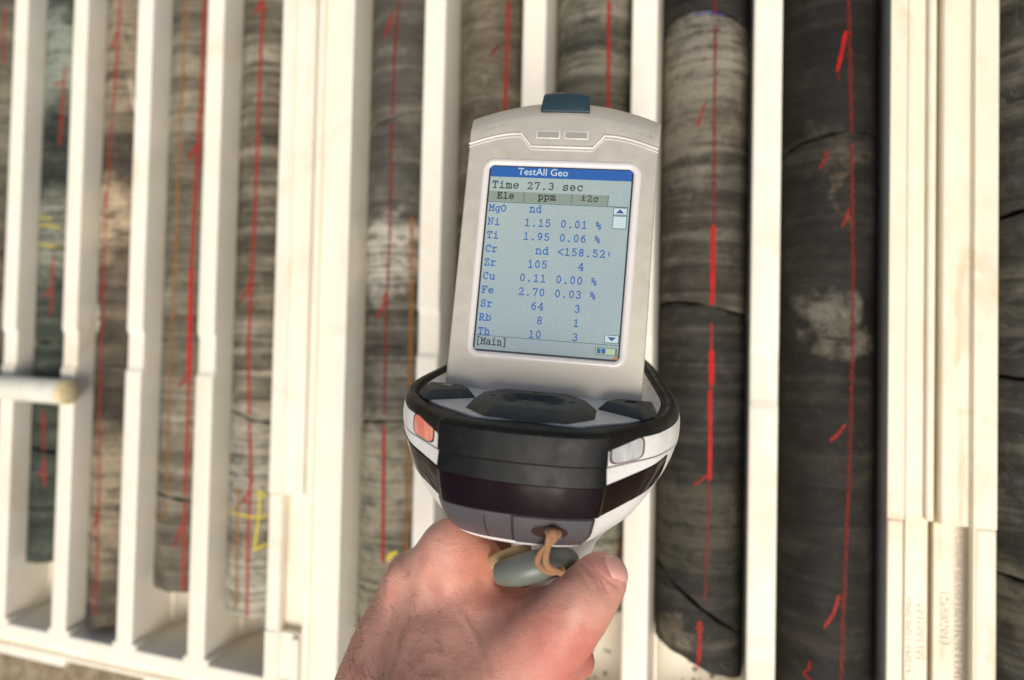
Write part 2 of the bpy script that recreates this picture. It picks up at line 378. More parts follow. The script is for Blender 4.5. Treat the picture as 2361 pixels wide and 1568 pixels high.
def Yc(u, v): return on_plane(u, v, T-.0043)[1]
PW = lambda u, v, xc: (lambda h: (xc+RCORE*math.sin(h[1]), h[0], ZC+RCORE*math.cos(h[1])))(hit_core(u, v, xc))
RUNS = []
def run(tr, k, mat, cuts, labels, end=None, top=.5):
    """cuts: [(u, v, tilt_x, tilt_z)] breaks from top to bottom; end: same for the lower end"""
    xc = chan_x(tr, k); ys = [(min(top, YF-.004), 0, 0)] + [(Yc(u, v), tx, tz) for u, v, tx, tz in cuts]
    ys.append((Yc(end[0], end[1]), end[2], end[3]) if end else (YE+.006, 0, 0)); out = []
    for i, lab in enumerate(labels):
        (ya, ta, tza), (yb, tb, tzb) = ys[i], ys[i+1]; g = .0009
        m = mat[i] if isinstance(mat, list) else mat
        o = core_piece(xc, yb+g, ya-g, m, (tb, tzb), (ta, tza), 100*len(RUNS)+i+1)
        o['y0'] = yb; o['y1'] = ya; tag(o, lab, 'drill core', 'pieces of drill core lying in the trays'); out.append(o)
    RUNS.append(out); return out, xc
x = chan_x('L', 0)
mt = rock_mat('rock_olive', s_(70,66,54), s_(112,106,88), s_(150,142,118), 1.0, 8, 1, seed=1)
pc, x = run('L', 0, mt, [(8, 270, .1, 0)], ['olive grey drill core in the tray channel where the steel rod enters, beyond the break', 'olive grey drill core passing under the white steel rod at the tray side wall'])
paint_run(pc, x, [(13,15),(9,80),(8,150)], .003, RED)
x = chan_x('L', 1)
mt = rock_mat('rock_green', s_(42,46,38), s_(66,70,58), s_(104,108,92), 1.2, 4, 1.1, [(PW(118,130,x), (.05,.07,.05), s_(150,156,140), .8), (PW(115,540,x), (.05,.06,.05), s_(150,150,132), .75)], seed=2)
pc, x = run('L', 1, mt, [(115,795,.05,.1),(105,1045,-.15,.1)], ['dark green drill core piece with a pale band and yellow marks, beside the rod', 'short dark green drill core piece under the tip of the steel rod', 'green black drill core stub with a red tick, ending short of the tray end'], end=(95,1305,.05,0))
for L in ([(150,150),(145,230),(138,335)], [(122,590),(120,660),(118,730)], [(100,945),(101,1040),(104,1122)]): paint_run(pc, x, L, .0034, RED)
for L in ([(124,200),(143,188)], [(97,685),(118,668)], [(85,1098),(102,1075)]): paint_run(pc, x, L, .0030, RED)
for L in ([(85,522),(112,520),(140,526)], [(92,562),(132,570)], [(92,500),(120,505)]): paint_run(pc, x, L, .0022, YEL)
for L in ([(125,10),(122,60)], [(80,1080),(100,1086)]): paint_run(pc, x, L, .002, BLU)
x = chan_x('L', 2)
mt = rock_mat('rock_brown', s_(58,50,40), s_(92,82,66), s_(138,122,98), .9, 6, 1, [(PW(262,120,x), (.05,.1,.05), s_(170,156,130), .6), (PW(240,500,x), (.04,.05,.05), s_(190,170,138), .9), (PW(222,740,x), (.014,.02,.03), s_(205,198,180), .95), (PW(236,1150,x), (.05,.09,.05), s_(165,150,124), .7)], seed=3)
pc, x = run('L', 2, mt, [(255,268,.2,0),(255,555,.35,.05)], ['brown drill core piece with a white vein, beyond the break next to the rod channels', 'brown grey drill core piece with a tan broken end beside the rod channels', 'long dark brown drill core piece reaching closest to the tray end'], end=(228,1455,.15,0))
paint_run(pc, x, [(278,0),(272,100),(265,200),(255,330),(245,500),(240,640),(232,850),(228,1150),(222,1330),(219,1420)], .0034, RED)
for L in ([(273,70),(258,112)], [(246,440),(240,480)], [(241,640),(230,690)], [(228,1180),(214,1228)]): paint_run(pc, x, L, .004, RED)
paint_run(pc, x, [(300,180),(308,235),(312,262)], .003, crayon_mat('white_vein', s_(205,195,172), .6))
x = chan_x('L', 3)
mt = rock_mat('rock_beige', s_(92,84,66), s_(134,124,102), s_(176,166,142), 1.6, -4, 1.1, seed=4)
pc, x = run('L', 3, mt, [(390,1150,-.12,.05)], ['long beige banded drill core with an orange stain stripe and a thick red line', 'short beige banded drill core piece with ragged end and a red arrow'], end=(390,1375,-.1,.1))
paint_run(pc, x, [(472,0),(465,200),(452,430),(441,620),(436,880),(427,1150),(424,1290),(424,1385)], .0046, RED)
paint_run(pc, x, [(441,620),(438,760),(436,870)], .0050, REDB, lift=.0005)
for L in ([(455,335),(432,370)], [(436,858),(413,893)], [(422,1205),(410,1235),(401,1262)]): paint_run(pc, x, L, .004, RED)
paint_run(pc, x, [(430,0),(416,300),(405,600),(395,800),(385,1100),(380,1200)], .005, ORG)
x = chan_x('L', 4)
mt = rock_mat('rock_tan', s_(76,68,54), s_(118,108,88), s_(172,162,138), 1.5, -6, 1.15, [(PW(565,1090,x), (.05,.07,.05), s_(180,174,156), .7), (PW(565,1370,x), (.05,.05,.05), s_(190,186,168), .7)], seed=5)
pc, x = run('L', 4, mt, [(565,965,-.22,.05)], ['long tan grey drill core with red arrows beside the joint of two trays', 'pale banded drill core piece with a yellow arrow and a red line'], end=(565,1435,-.12,.08))
paint_run(pc, x, [(607,0),(600,160),(590,450),(580,650),(573,800),(575,950),(579,1100),(572,1250),(569,1440)], .0042, RED)
for L in ([(602,0),(590,32)], [(583,635),(572,670),(556,696)], [(582,1100),(574,1135),(560,1160)]): paint_run(pc, x, L, .0042, RED)
paint_run(pc, x, [(519,1168),(545,1184),(580,1192),(620,1190)], .0022, YEL)
for L in ([(588,1142),(600,1133),(616,1146)], [(600,1140),(596,1200),(586,1268)], [(584,1268),(600,1262),(616,1254)]): paint_run(pc, x, L, .0026, YEL)
paint_run(pc, x, [(550,1120),(546,1260),(546,1400)], .005, ORG)
paint_run(pc, x, [(540,735),(536,800)], .003, BLU)
x = chan_x('M', 0)
mt = rock_mat('rock_mixed', s_(66,62,52), s_(108,102,86), s_(160,154,136), 1.3, 5, 1.2, [(PW(890,130,x), (.06,.09,.06), s_(72,66,60), .85), (PW(895,400,x), (.06,.05,.06), s_(62,60,54), .8), (PW(880,590,x), (.05,.045,.06), s_(196,190,174), .8), (PW(870,1090,x), (.06,.06,.06), s_(168,160,138), .6), (PW(860,1330,x), (.05,.06,.06), s_(160,152,128), .6)], seed=6)
pc, x = run('M', 0, mt, [(905,272,.3,0),(890,965,.1,-.1)], ['dark grey drill core piece along the tray joint, beyond the curved break', 'grey drill core piece with a broad white patch along the tray joint', 'mottled grey drill core piece running beneath the gripping hand'], end=(880,1490,0,0))
paint_run(pc, x, [(920,0),(910,120),(902,330),(899,550),(891,720),(887,900),(885,1100),(884,1300)], .0040, RED2)
for L in ([(905,28),(898,55),(887,88)], [(890,672),(884,705),(868,735)]): paint_run(pc, x, L, .004, RED)
paint_run(pc, x, [(886,980),(884,1150),(883,1295)], .0045, RED, lift=.0005)
paint_run(pc, x, [(950,500),(946,800),(938,1150),(934,1300)], .0055, ORG)
paint_run(pc, x, [(892,1296),(902,1278),(915,1272)], .004, YEL)
x = chan_x('M', 1)
mt = rock_mat('rock_umber', s_(78,68,54), s_(112,100,80), s_(150,138,114), 1.1, 10, 1.1, seed=7)
pc, x = run('M', 1, mt, [(1100,520,.2,0)], ['umber drill core with a red line, half covered by the analyser screen', 'umber drill core hidden beneath the analyser body'], end=(1120,1350,0,0))
paint_run(pc, x, [(1173,0),(1168,130),(1164,250),(1160,420)], .0042, RED); paint_run(pc, x, [(1155,100),(1128,132)], .004, RED2)
x = chan_x('M', 2)
mt = rock_mat('rock_dotted', s_(62,58,46), s_(110,104,86), s_(160,152,130), 1.3, 7, 1.15, [(PW(1370,75,x), (.06,.012,.06), s_(50,50,44), .8), (PW(1385,1330,x), (.05,.08,.06), s_(160,160,136), .6)], seed=8)
pc, x = run('M', 2, mt, [(1370,560,.1,0)], ['grey drill core with a dark dotted band, beyond the analyser screen top', 'pale green grey drill core ending below the thumb'], end=(1390,1428,-.1,.05))
paint_run(pc, x, [(1404,0),(1403,130),(1402,260),(1400,420)], .0046, RED); paint_run(pc, x, [(1434,1235),(1424,1292)], .0045, RED)
paint_run(pc, x, [(1392,1432),(1412,1424),(1432,1418)], .004, YEL)
x = chan_x('M', 3)
mta = rock_mat('rock_smoky', s_(52,48,40), s_(84,77,66), s_(138,130,112), 1.4, 14, 1.0, [(PW(1600,130,x), (.05,.055,.06), s_(156,150,132), .55), (PW(1600,250,x), (.05,.05,.06), s_(132,124,106), .5)], seed=9)
mtb = rock_mat('rock_charcoal', s_(36,34,29), s_(56,52,45), s_(96,90,78), 1.2, 26, .9, [(PW(1570,1200,x), (.06,.05,.06), s_(92,88,72), .5), (PW(1545,1450,x), (.02,.02,.03), s_(150,136,112), .5)], seed=10)
pc, x = run('M', 3, [mtb, mta, mtb, mtb], [(1625,48,-.15,.25),(1625,712,-.15,.1),(1610,1395,-.75,0)], ['dark core stub beyond the pale smoky piece, with a blue smear', 'long smoky grey drill core piece with pale wavy bands and a red line', 'charcoal drill core piece with inclined bands right of the analyser body', 'short charcoal core piece under the long slanting black crack'], end=(1580,1545,-.35,.1))
paint_run(pc, x, [(1648,0),(1649,100),(1647,250),(1646,500),(1643,725)], .0034, RED2)
paint_run(pc, x, [(1644,520),(1643,640),(1641,722)], .0042, REDB, lift=.0005)
paint_run(pc, x, [(1640,745),(1640,850),(1638,1000),(1636,1110)], .0028, RED); paint_run(pc, x, [(1640,805),(1640,890)], .0048, REDB, lift=.0005)
paint_run(pc, x, [(1636,900),(1637,1000),(1636,1108)], .0036, REDB, lift=.00045)
paint_run(pc, x, [(1634,1110),(1632,1230),(1626,1360),(1622,1400)], .003, RED2); paint_run(pc, x, [(1614,1430),(1612,1500),(1608,1545)], .004, RED)
for L, w in (([(1626,240),(1617,265),(1607,292)], .003), ([(1637,1090),(1620,1105),(1598,1120)], .0028), ([(1612,1440),(1604,1450)], .002)): paint_run(pc, x, L, w, RED)
paint_run(pc, x, [(1600,35),(1630,30),(1670,34)], .004, BLU)
x = chan_x('M', 4)
mt = rock_mat('rock_black', s_(30,28,23), s_(46,42,35), s_(74,68,58), .9, 8, .85, [(PW(1905,725,x), (.025,.019,.03), s_(126,120,106), .7, 1), (PW(1955,785,x), (.026,.015,.03), s_(116,108,94), .65, 1), (PW(1880,345,x), (.04,.02,.05), s_(70,68,58), .6), (PW(1940,420,x), (.006,.04,.03), s_(96,84,66), .6)], seed=11, specks=.6)
pc, x = run('M', 4, mt, [(1900,322,.12,.12)], ['black drill core piece with a bold red tick, beyond the pale arc break', 'long black drill core piece with a cloudy white patch and red ticks'], end=None)
paint_run(pc, x, [(1956,0),(1960,150),(1963,320),(1966,600),(1965,800),(1960,1000),(1955,1150),(1948,1320),(1942,1450),(1940,1568)], .0036, RED2)
for L, w, m_ in (([(1950,72),(1940,125),(1930,165)], .0034, REDB), ([(1930,168),(1935,186)], .002, RED2), ([(1906,346),(1903,366),(1890,390)], .0022, RED), ([(1957,480),(1954,498),(1941,524)], .0024, RED), ([(1948,978),(1935,998),(1913,1018)], .0026, RED), ([(1935,1370),(1922,1415),(1899,1448)], .0030, RED), ([(1868,1522),(1866,1540),(1852,1552),(1870,1568)], .0024, RED)): paint_run(pc, x, L, w, m_)
x = chan_x('R', 0)
mt = rock_mat('rock_slate', s_(46,45,39), s_(74,71,62), s_(122,117,102), 1.1, -10, 1.05, [(PW(2335,1390,x), (.05,.03,.05), s_(120,112,94), .5)], seed=12)
pc, x = run('R', 0, mt, [(2330,478,.2,.1),(2330,880,-.1,0),(2330,1345,-.05,0)], ['slate grey drill core beside the DESIGN lettering wall, beyond the fine crack', 'slate grey drill core piece between the fine crack and the black chipped break', 'banded slate drill core piece between two black breaks beside the lettering wall', 'dark slate drill core piece past the last black break beside the lettering wall'])

# ------------------------------------------------------------------ grit left in the trays
def grit(name, spots, label, mat):
    r_ = random.Random(3); mb = MB(); b0 = np.array(spots[0][0])
    for c_, sp, n_, s0, s1 in spots:
        for _ in range(n_):
            q = np.array(c_) + np.array([r_.uniform(-1, 1)*sp[0], r_.uniform(-1, 1)*sp[1], 0]); k = r_.uniform(s0, s1)
            V = [q-b0+np.array([r_.uniform(.6,1.2)*x_*k, r_.uniform(.6,1.2)*y_*k, max(0, z_)*k*r_.uniform(.6,1)]) for x_, y_, z_ in ((1,0,.3),(-1,0,.3),(0,1,.3),(0,-1,.3),(.2,.1,1),(0,0,0))]
            mb.add(V, [(0,2,4),(2,1,4),(1,3,4),(3,0,4),(2,0,5),(1,2,5),(3,1,5),(0,3,5)])
    o = mb.build(name, mat, loc=tuple(b0)); tag(o, label, 'grit', kind='stuff'); return o
grm = plain('grit_rock', srgb(84,72,54), .9, .4, 900, .3, .0002)
xm3 = chan_x('M', 2); fz = T-DEP+.0002
grit('rock_grit', [((xm3+.006, -.21, fz), (.012, .05), 30, .0003, .0022), ((chan_x('L', 4), -.245, fz), (.012, .02), 26, .0004, .0018), ((chan_x('L', 1), -.235, fz), (.012, .03), 24, .0004, .0016), ((chan_x('M', 3), -.24, fz), (.012, .022), 30, .0005, .002), ((chan_x('L', 3), -.25, fz), (.012, .015), 20, .0004, .0018)], 'loose brown rock grit on the bare tray channel floors', grm)
grit('black_specks', [((XR-.0106, -.17, T-.0123), (.0004, .075), 26, .0003, .0009), ((XM+x1+.0100, -.05, T-.0029), (.0004, .15), 22, .0002, .0006)], 'small black specks of dirt along the moulded wall edges', plain('black_dirt', srgb(36,28,22), .9, .3, 900, 0))
# ------------------------------------------------------------------ white steel rod
def rod():
    a = on_plane(-260, 872, T+.011); b = on_plane(158, 905, T+.011); a[2] = b[2] = T-.0022+.0118
    d = b-a; L = np.linalg.norm(d); d /= L; r = .0118
    o = empty('steel_rod', tuple(a)); tag(o, 'white painted steel rod with a rusty orange end lying across the tray ribs', 'rod')
    pts = [d*(L-.0055)*i/10 for i in range(11)]
    MB().tube(pts, r, 28).build('rod_body', MAT['rod'], o, smooth=40)
    MB().tube([d*(L-.0054), d*(L-.003), d*(L-.001), d*L], [r, r*.985, r*.95, r*.86], 28).build('rod_end', MAT['rust'], o, smooth=60)
rod()
# ------------------------------------------------------------------ typewriter lettering for the screen (strokes in a unit cell)
def arc(cx, cy, a, b, t0, t1, n=14): return [(cx+a*math.cos(R(t0+(t1-t0)*i/n)), cy+b*math.sin(R(t0+(t1-t0)*i/n))) for i in range(n+1)]
G = {
 'T': [[(.12,.76),(.12,1),(.88,1),(.88,.76)],[(.5,1),(.5,0)],[(.28,0),(.72,0)]],
 'i': [[(.26,.72),(.5,.72),(.5,0)],[(.18,0),(.82,0)],[(.44,1.0),(.56,1.0)]],
 'm': [[(.0,.72),(.14,.72),(.14,0)],[(.0,0),(.26,0)],[(.14,.55)]+arc(.32,.55,.16,.18,150,0)+[(.5,0)],[(.42,0),(.6,0)],[(.5,.55)]+arc(.68,.55,.17,.18,150,0)+[(.86,0)],[(.78,0),(1.0,0)]],
 'e': [[(.14,.38),(.86,.38)]+arc(.5,.37,.36,.37,5,318)],
 '2': [arc(.48,.71,.29,.29,165,-35)+[(.14,.0),(.84,0),(.84,.16)]],
 '7': [[(.18,.84),(.18,1),(.82,1),(.82,.92),(.46,0)]],
 '3': [arc(.46,.76,.28,.24,150,-90)+arc(.46,.27,.33,.27,88,-150)[1:]],
 '.': [[(.42,.06),(.58,.06)],[(.42,.0),(.58,.0)]],
 's': [arc(.49,.55,.28,.18,20,250)+arc(.51,.18,.32,.19,80,-165)[1:],[(.80,.74),(.80,.56)],[(.18,.0),(.18,.18)]],
 'c': [arc(.52,.37,.37,.37,50,320),[(.84,.74),(.84,.52)]],
 'E': [[(.1,1),(.84,1),(.84,.78)],[(.22,1),(.22,0)],[(.1,0),(.88,0),(.88,.26)],[(.22,.52),(.56,.52)],[(.56,.66),(.56,.38)]],
 'l': [[(.24,1),(.5,1),(.5,0)],[(.16,0),(.84,0)]],
 'p': [[(.04,.72),(.2,.72),(.2,-.28)],[(.04,-.28),(.42,-.28)],arc(.53,.37,.34,.36,165,-165)],
 '±': [[(.5,1),(.5,.36)],[(.18,.68),(.82,.68)],[(.18,.16),(.82,.16)]],
 'σ': [arc(.46,.34,.33,.34,60,420),[(.46,.68),(.9,.68)]],
 'M': [[(.02,1),(.18,1),(.5,.42),(.82,1),(.98,1)],[(.16,1),(.16,0)],[(.84,1),(.84,0)],[(.0,0),(.34,0)],[(.66,0),(1,0)]],
 'g': [arc(.46,.38,.32,.35,15,345),[(.98,.72),(.8,.72),(.8,-.1)]+arc(.5,-.1,.30,.2,0,-125)],
 'O': [arc(.5,.5,.4,.5,90,450,24)],
 'n': [[(.06,.72),(.22,.72),(.22,0)],[(.06,0),(.4,0)],[(.22,.52)]+arc(.5,.48,.28,.25,160,0)+[(.78,0)],[(.62,0),(.94,0)]],
 'd': [[(.6,1),(.78,1),(.78,0),(.95,0)],arc(.45,.37,.34,.36,15,345)],
 'N': [[(.02,1),(.2,1),(.8,.0),(.8,1)],[(.64,1),(.97,1)],[(.2,1),(.2,0)],[(.05,0),(.36,0)]],
 '1': [[(.24,.86),(.5,1),(.5,0)],[(.2,0),(.8,0)]],
 '5': [[(.78,1),(.26,1),(.25,.56)]+arc(.48,.32,.33,.32,125,-150)],
 '0': [arc(.5,.5,.3,.5,90,450,24)],
 '9': [arc(.5,.69,.3,.31,90,450,18),[(.8,.69),(.78,.4),(.6,.1),(.24,.02)]],
 '6': [arc(.5,.31,.3,.31,90,450,18),[(.2,.31),(.22,.6),(.4,.9),(.78,.98)]],
 'C': [arc(.52,.5,.4,.5,40,318,18),[(.84,1),(.84,.7)]],
 'r': [[(.1,.72),(.32,.72),(.32,0)],[(.1,0),(.66,0)],[(.32,.46)]+arc(.66,.40,.32,.33,150,50)],
 '<': [[(.9,.86),(.12,.46),(.9,.06)]],
 '8': [arc(.5,.75,.26,.25,90,450,18),arc(.5,.26,.31,.26,90,450,18)],
 '(': [arc(.9,.5,.5,.5,150,210,8)],
 'Z': [[(.18,.74),(.18,1),(.82,1),(.14,0),(.86,0),(.86,.28)]],
 '4': [[(.84,0),(.5,0)],[(.68,0),(.68,1),(.62,1),(.14,.3),(.86,.3)]],
 'u': [[(.06,.72),(.22,.72)]+arc(.46,.24,.24,.24,180,330)+[(.78,.3)],[(.6,.72),(.78,.72),(.78,0),(.95,0)]],
 'F': [[(.1,1),(.88,1),(.88,.76)],[(.24,1),(.24,0)],[(.1,0),(.54,0)],[(.24,.5),(.58,.5)],[(.58,.64),(.58,.36)]],
 'S': [arc(.5,.74,.3,.26,25,250)+arc(.5,.26,.34,.26,80,-160)[1:],[(.80,1),(.80,.76)],[(.18,.0),(.18,.24)]],
 'R': [[(.06,1),(.5,1)]+arc(.5,.74,.28,.26,90,-90)+[(.22,.48)],[(.22,1),(.22,0)],[(.06,0),(.42,0)],[(.46,.48),(.8,0),(.97,0)]],
 'b': [[(.06,1),(.22,1),(.22,0),(.06,0)],arc(.55,.37,.34,.36,165,-165)],
 'h': [[(.06,1),(.22,1),(.22,0)],[(.06,0),(.4,0)],[(.22,.52)]+arc(.5,.48,.28,.25,160,0)+[(.78,0)],[(.62,0),(.94,0)]],
 'a': [arc(.46,.52,.3,.22,150,0)+[(.76,0),(.95,0)],arc(.44,.2,.3,.2,70,380)],
 '[': [[(.8,1.14),(.5,1.14),(.5,-.2),(.8,-.2)]], ']': [[(.2,1.14),(.5,1.14),(.5,-.2),(.2,-.2)]],
 '%': [arc(.28,.78,.18,.2,0,360,10),arc(.72,.2,.18,.2,0,360,10),[(.14,.36),(.86,.62)]], ' ': [], }
def ribbon(mb, pts, w, z):
    V = []; n_ = len(pts); P_ = [np.array(p) for p in pts]
    for i in range(n_):
        a = P_[i]-P_[i-1] if i else P_[1]-P_[0]; b = P_[i+1]-P_[i] if i < n_-1 else P_[-1]-P_[-2]
        la, lb = np.linalg.norm(a) or 1, np.linalg.norm(b) or 1; a = a/la; b = b/lb; t = a+b
        if np.linalg.norm(t) < .3: t = a
        t /= np.linalg.norm(t); nn = np.array([-t[1], t[0]]); k = w/2/max(.55, abs(np.dot(nn, np.array([-a[1], a[0]]))))
        ext = -t*w*.5 if i == 0 else (t*w*.5 if i == n_-1 else 0)
        V += [(*(P_[i]+nn*k+ext), z), (*(P_[i]-nn*k+ext), z)]
    mb.add(V, [(2*i, 2*i+1, 2*i+3, 2*i+2) for i in range(n_-1)])

# ------------------------------------------------------------------ handheld analyser
MD = rz(R(-4.5)) @ ry(R(-9.5)) @ rx(R(10)); OD = ray(1200, 985)*226
A3 = RC @ MD; OW = CAM + RC @ (OD*MM)
an = empty('handheld_analyser'); tag(an, 'handheld grey and black mineral analyser with raised lit screen, held over the cores', 'analyser')
mw = Matrix.Identity(4)
for i in range(3):
    for j in range(3): mw[i][j] = A3[i][j]
    mw[i][3] = OW[i]
an.matrix_world = mw
def toD(pw): return A3.T @ (np.array(pw) - OW) / MM         # world -> device frame in mm
def dpix(u, v, axis, val):                                  # pixel -> device point on a plane of the device
    o = toD(CAM); r = A3.T @ (RC @ ray(u, v)); t = (val-o[axis])/r[axis]; return o + t*r
def mm(p): return (p[0]*MM, p[1]*MM, p[2]*MM)
# length so that the nose touches the core below
nose_dir = A3 @ np.array([0, -.06, -1.0]); NOSE = ((OW[2] + (A3 @ np.array([0,-20,0]))[2]*MM - (T-.0040)) / -nose_dir[2]) / MM
CT = [(0,0,0),(.25,7.6,-.3),(.5,15.2,-.9),(.75,22.4,-2.3),(.9,27.0,-3.7),(1.0,29.6,-5.2),(1.06,30.6,-6.6),(1.3,36,-12),(1.5,40.2,-16.2),(1.75,45,-21),(2,49,-26.5),(2.5,54,-37),(3,56.6,-49),(3.5,57,-64),(4,53,-100),(4.5,48,-140),(5,38,-180)]
LV = [(4,.95,-2),(0,.972,-.4),(-3,.985,0),(-8,1,0),(-14,.998,0),(-21,.968,.2),(-28,.915,.7),(-33,.865,1.4),(-38,.80,3.0),(-43,.725,6),(-47,.64,10),(-50,.54,16),(-53.5,.36,27),(-55.5,.15,40)]
def interp(tab, x):
    tab = sorted(tab); x = min(max(x, tab[0][0]), tab[-1][0])
    for a, b in zip(tab, tab[1:]):
        if x <= b[0]:
            f = (x-a[0])/(b[0]-a[0]); return [a[i]+(b[i]-a[i])*f for i in range(1, len(a))]
def dense(tab, n_=12):
    tab = sorted(tab); return [tuple(q) for q in spline(tab, n_)]
CTD = dense([(-c[0], -c[1], c[2]) for c in CT[1:]] + CT); LVD = dense(LV)
CTA = np.array(CTD); LVA = np.array(LVD)
def S(t, y, off=0):
    x, z = float(np.interp(abs(t), CTA[:,0], CTA[:,1])), float(np.interp(abs(t), CTA[:,0], CTA[:,2])); kx, zs = float(np.interp(y, LVA[:,0], LVA[:,1])), float(np.interp(y, LVA[:,0], LVA[:,2])); x = math.copysign(x, t) if t else 0
    w_ = min(1, max(0, (abs(t)-.8)/1.7)); kx = kx + (1-kx)*.62*(1-w_)*min(1, (55.5+y)/16)
    p = np.array([x*kx, y, z-zs])
    if off:
        e = .03; a = S(min(t+e,5), y)-S(max(t-e,-5), y); b = S(t, y+.6)-S(t, y-.6); n_ = np.cross(b, a); n_ = n_/np.linalg.norm(n_)
        if n_[2]*1 + n_[0]*math.copysign(.8, t or 1)*abs(t)/3 < 0: n_ = -n_
        p = p + n_*off
    return p
def trange(a, b):
    ks = {a, b} | {s*c[0] for c in CT for s in (-1, 1) if a < s*c[0] < b}; ks = sorted(ks); out = []
    for p_, q in zip(ks, ks[1:]): out += [p_ + (q-p_)*i/4 for i in range(4)]
    return out + [ks[-1]]
def shell(name, t0, t1, top, bot, off, mat, ny=6, thick=1.6, parent=an, bevel=.0004, sm=55):
    f = lambda h, t: h(t) if callable(h) else h
    g = [[mm(S(t, f(top, t)+(f(bot, t)-f(top, t))*j/ny, off(j/ny) if callable(off) else off)) for j in range(ny+1)] for t in trange(t0, t1)]
    gi = [[mm(S(t, f(top, t)+(f(bot, t)-f(top, t))*j/ny, (off(j/ny) if callable(off) else off)-thick)) for j in range(ny+1)] for t in trange(t0, t1)]
    nu, nv = len(g), ny+1; mb = MB(); V = [p for r in g for p in r] + [p for r in gi for p in r]; n_ = nu*nv; F_ = []
    for i in range(nu-1):
        for j in range(ny):
            a = i*nv+j; F_ += [(a, a+1, a+nv+1, a+nv), (n_+a, n_+a+nv, n_+a+nv+1, n_+a+1)]
    for i in range(nu-1):
        for j in (0, ny): a = i*nv+j; F_.append((a, a+nv, n_+a+nv, n_+a))
    for j in range(ny):
        for i in (0, nu-1): a = i*nv+j; F_.append((a, a+1, n_+a+1, n_+a))
    mb.add(V, F_); return mb.build(name, mat, parent, bevel=bevel, smooth=sm)
# housing: closed hull from the deck down, tapering to the nose
ys = [-3.6,-8,-13,-17,-20,-24,-27,-31,-33,-35.5,-38,-40.5,-43,-45,-47,-48.5,-50,-52,-53.5,-55.5]; ts = trange(-5, 5); mb = MB()
rings = []
for y in ys: rings.append([mm(S(t, y)) for t in ts])
mb.loft(rings); mb.build('housing', MAT['shell'], an, smooth=35)
def ell(cx, cy, z, a, b, n_=28, pw=2.6): return [mm((cx+a*math.copysign(abs(math.cos(2*math.pi*i/n_))**(2/pw), math.cos(2*math.pi*i/n_)), cy+b*math.copysign(abs(math.sin(2*math.pi*i/n_))**(2/pw), math.sin(2*math.pi*i/n_)), z)) for i in range(n_)]
L_ = NOSE
MB().loft([ell(0,-22,-150,35,19), ell(0,-22,-172,34,20), ell(0,-21,-L_+38,28,18), ell(0,-20-.06*L_*.0,-L_+22,24,16), ell(0,-20-.06*L_,-L_+10,20,14), ell(0,-20-.06*L_,-L_+.3,18,12.5)]).build('nose', MAT['rubber'], an, smooth=35)
# rubber rim round the deck
g = []
for t in trange(-4.6, 4.6):
    x, z = interp(CT, abs(t)); sx = math.copysign(1, t) if t else 0
    c = S(t, -1); cen = np.array([0, -1, min(-30, z+5)]); inw = cen-c; inw[1] = 0; inw /= np.linalg.norm(inw)
    ww = 13.4 - 7.0*min(1, max(0, (abs(t)-.3)/2.2)); low_ = -6.5+2.6*min(1, max(0, (abs(t)-1)/.5))
    pr = [(1.12,-2.6),(1.0,-1.5),(.95,-.7),(.88,-.5),(.82,-.75),(.77,-.6),(.66,-.1),(.45,.25),(.25,.3),(.12,.05)]
    g.append([mm(c + inw*a*ww + np.array([0, b, 0])) for a, b in pr] + [mm(c - inw*a + np.array([0, b, 0])) for a, b in ((.35,-.7),(.8,-1.7),(1.05,-3.0),(1.1,low_+.4),(-.6,low_))])
MB().grid(g).build('rubber_rim', MAT['rubber'], an, smooth=60)
# deck between the rims
dk = []
for t in trange(-4.6, 4.6):
    c = S(t, -1); z = c[2]; cen = np.array([0, -1, min(-30, z+5)]); inw = cen-c; inw[1] = 0; inw /= np.linalg.norm(inw); q = c+inw*(13.4-7.0*min(1, max(0, (abs(t)-.3)/2.2)))*1.04; dk.append((q[0], q[2]))
MB().prism(dk, lambda x, z: mm((x, -1.35, z)), lambda x, z: mm((x, -4, z))).build('deck', MAT['shell'], an, smooth=30)
# rear block: two rubber bands, glossy window, grey port plate
shell('rear_bumper', -1.0, 1.0, -1.5, -12.8, 1.25, MAT['rubber'], bevel=.0008)
shell('lower_bumper', -1.01, 1.01, -13.0, -19.9, lambda f: .2+1.1*f, MAT['rubber'], bevel=.0006)
at = lambda t: min(1, max(0, (abs(t)-1.02)/(1.98 if t < 0 else 1.25)))
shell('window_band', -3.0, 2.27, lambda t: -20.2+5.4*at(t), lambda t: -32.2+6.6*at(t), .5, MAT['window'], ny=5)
for s in (-1, 1):
    a, b = (1.01, 4.6) if s > 0 else (-4.6, -1.01)
    shell('upper_side_shell', a, b, -3.4, -13.0, .35, MAT['shell'])
    shell('seam', a, b, -13.0, -13.5, .12, MAT['seam'], ny=1)
    shell('lower_side_shell', a, b, -13.5, lambda t: -20.0+5.4*at(t) if abs(t) < 3 else -14.6, .30, MAT['shell'], ny=3)
shell('port_plate', -1.15, .94, lambda t: -32.35, -45.0, .45, MAT['grey'], ny=8)
shell('port_seam', -.42, -.40, lambda t: -33.8, -44.8, .52, MAT['gap'], ny=6)
shell('port_gap', -.07, .97, lambda t: -32.4, -44.85, .6, MAT['gap'], ny=8)
shell('port_cover', -.03, .92, lambda t: -32.5, -44.6, .95, MAT['grey'], ny=8, bevel=.0006)
shell('lower_trim', -1.6, 1.6, -45.4, -47.6, .5, MAT['shell'], ny=3)
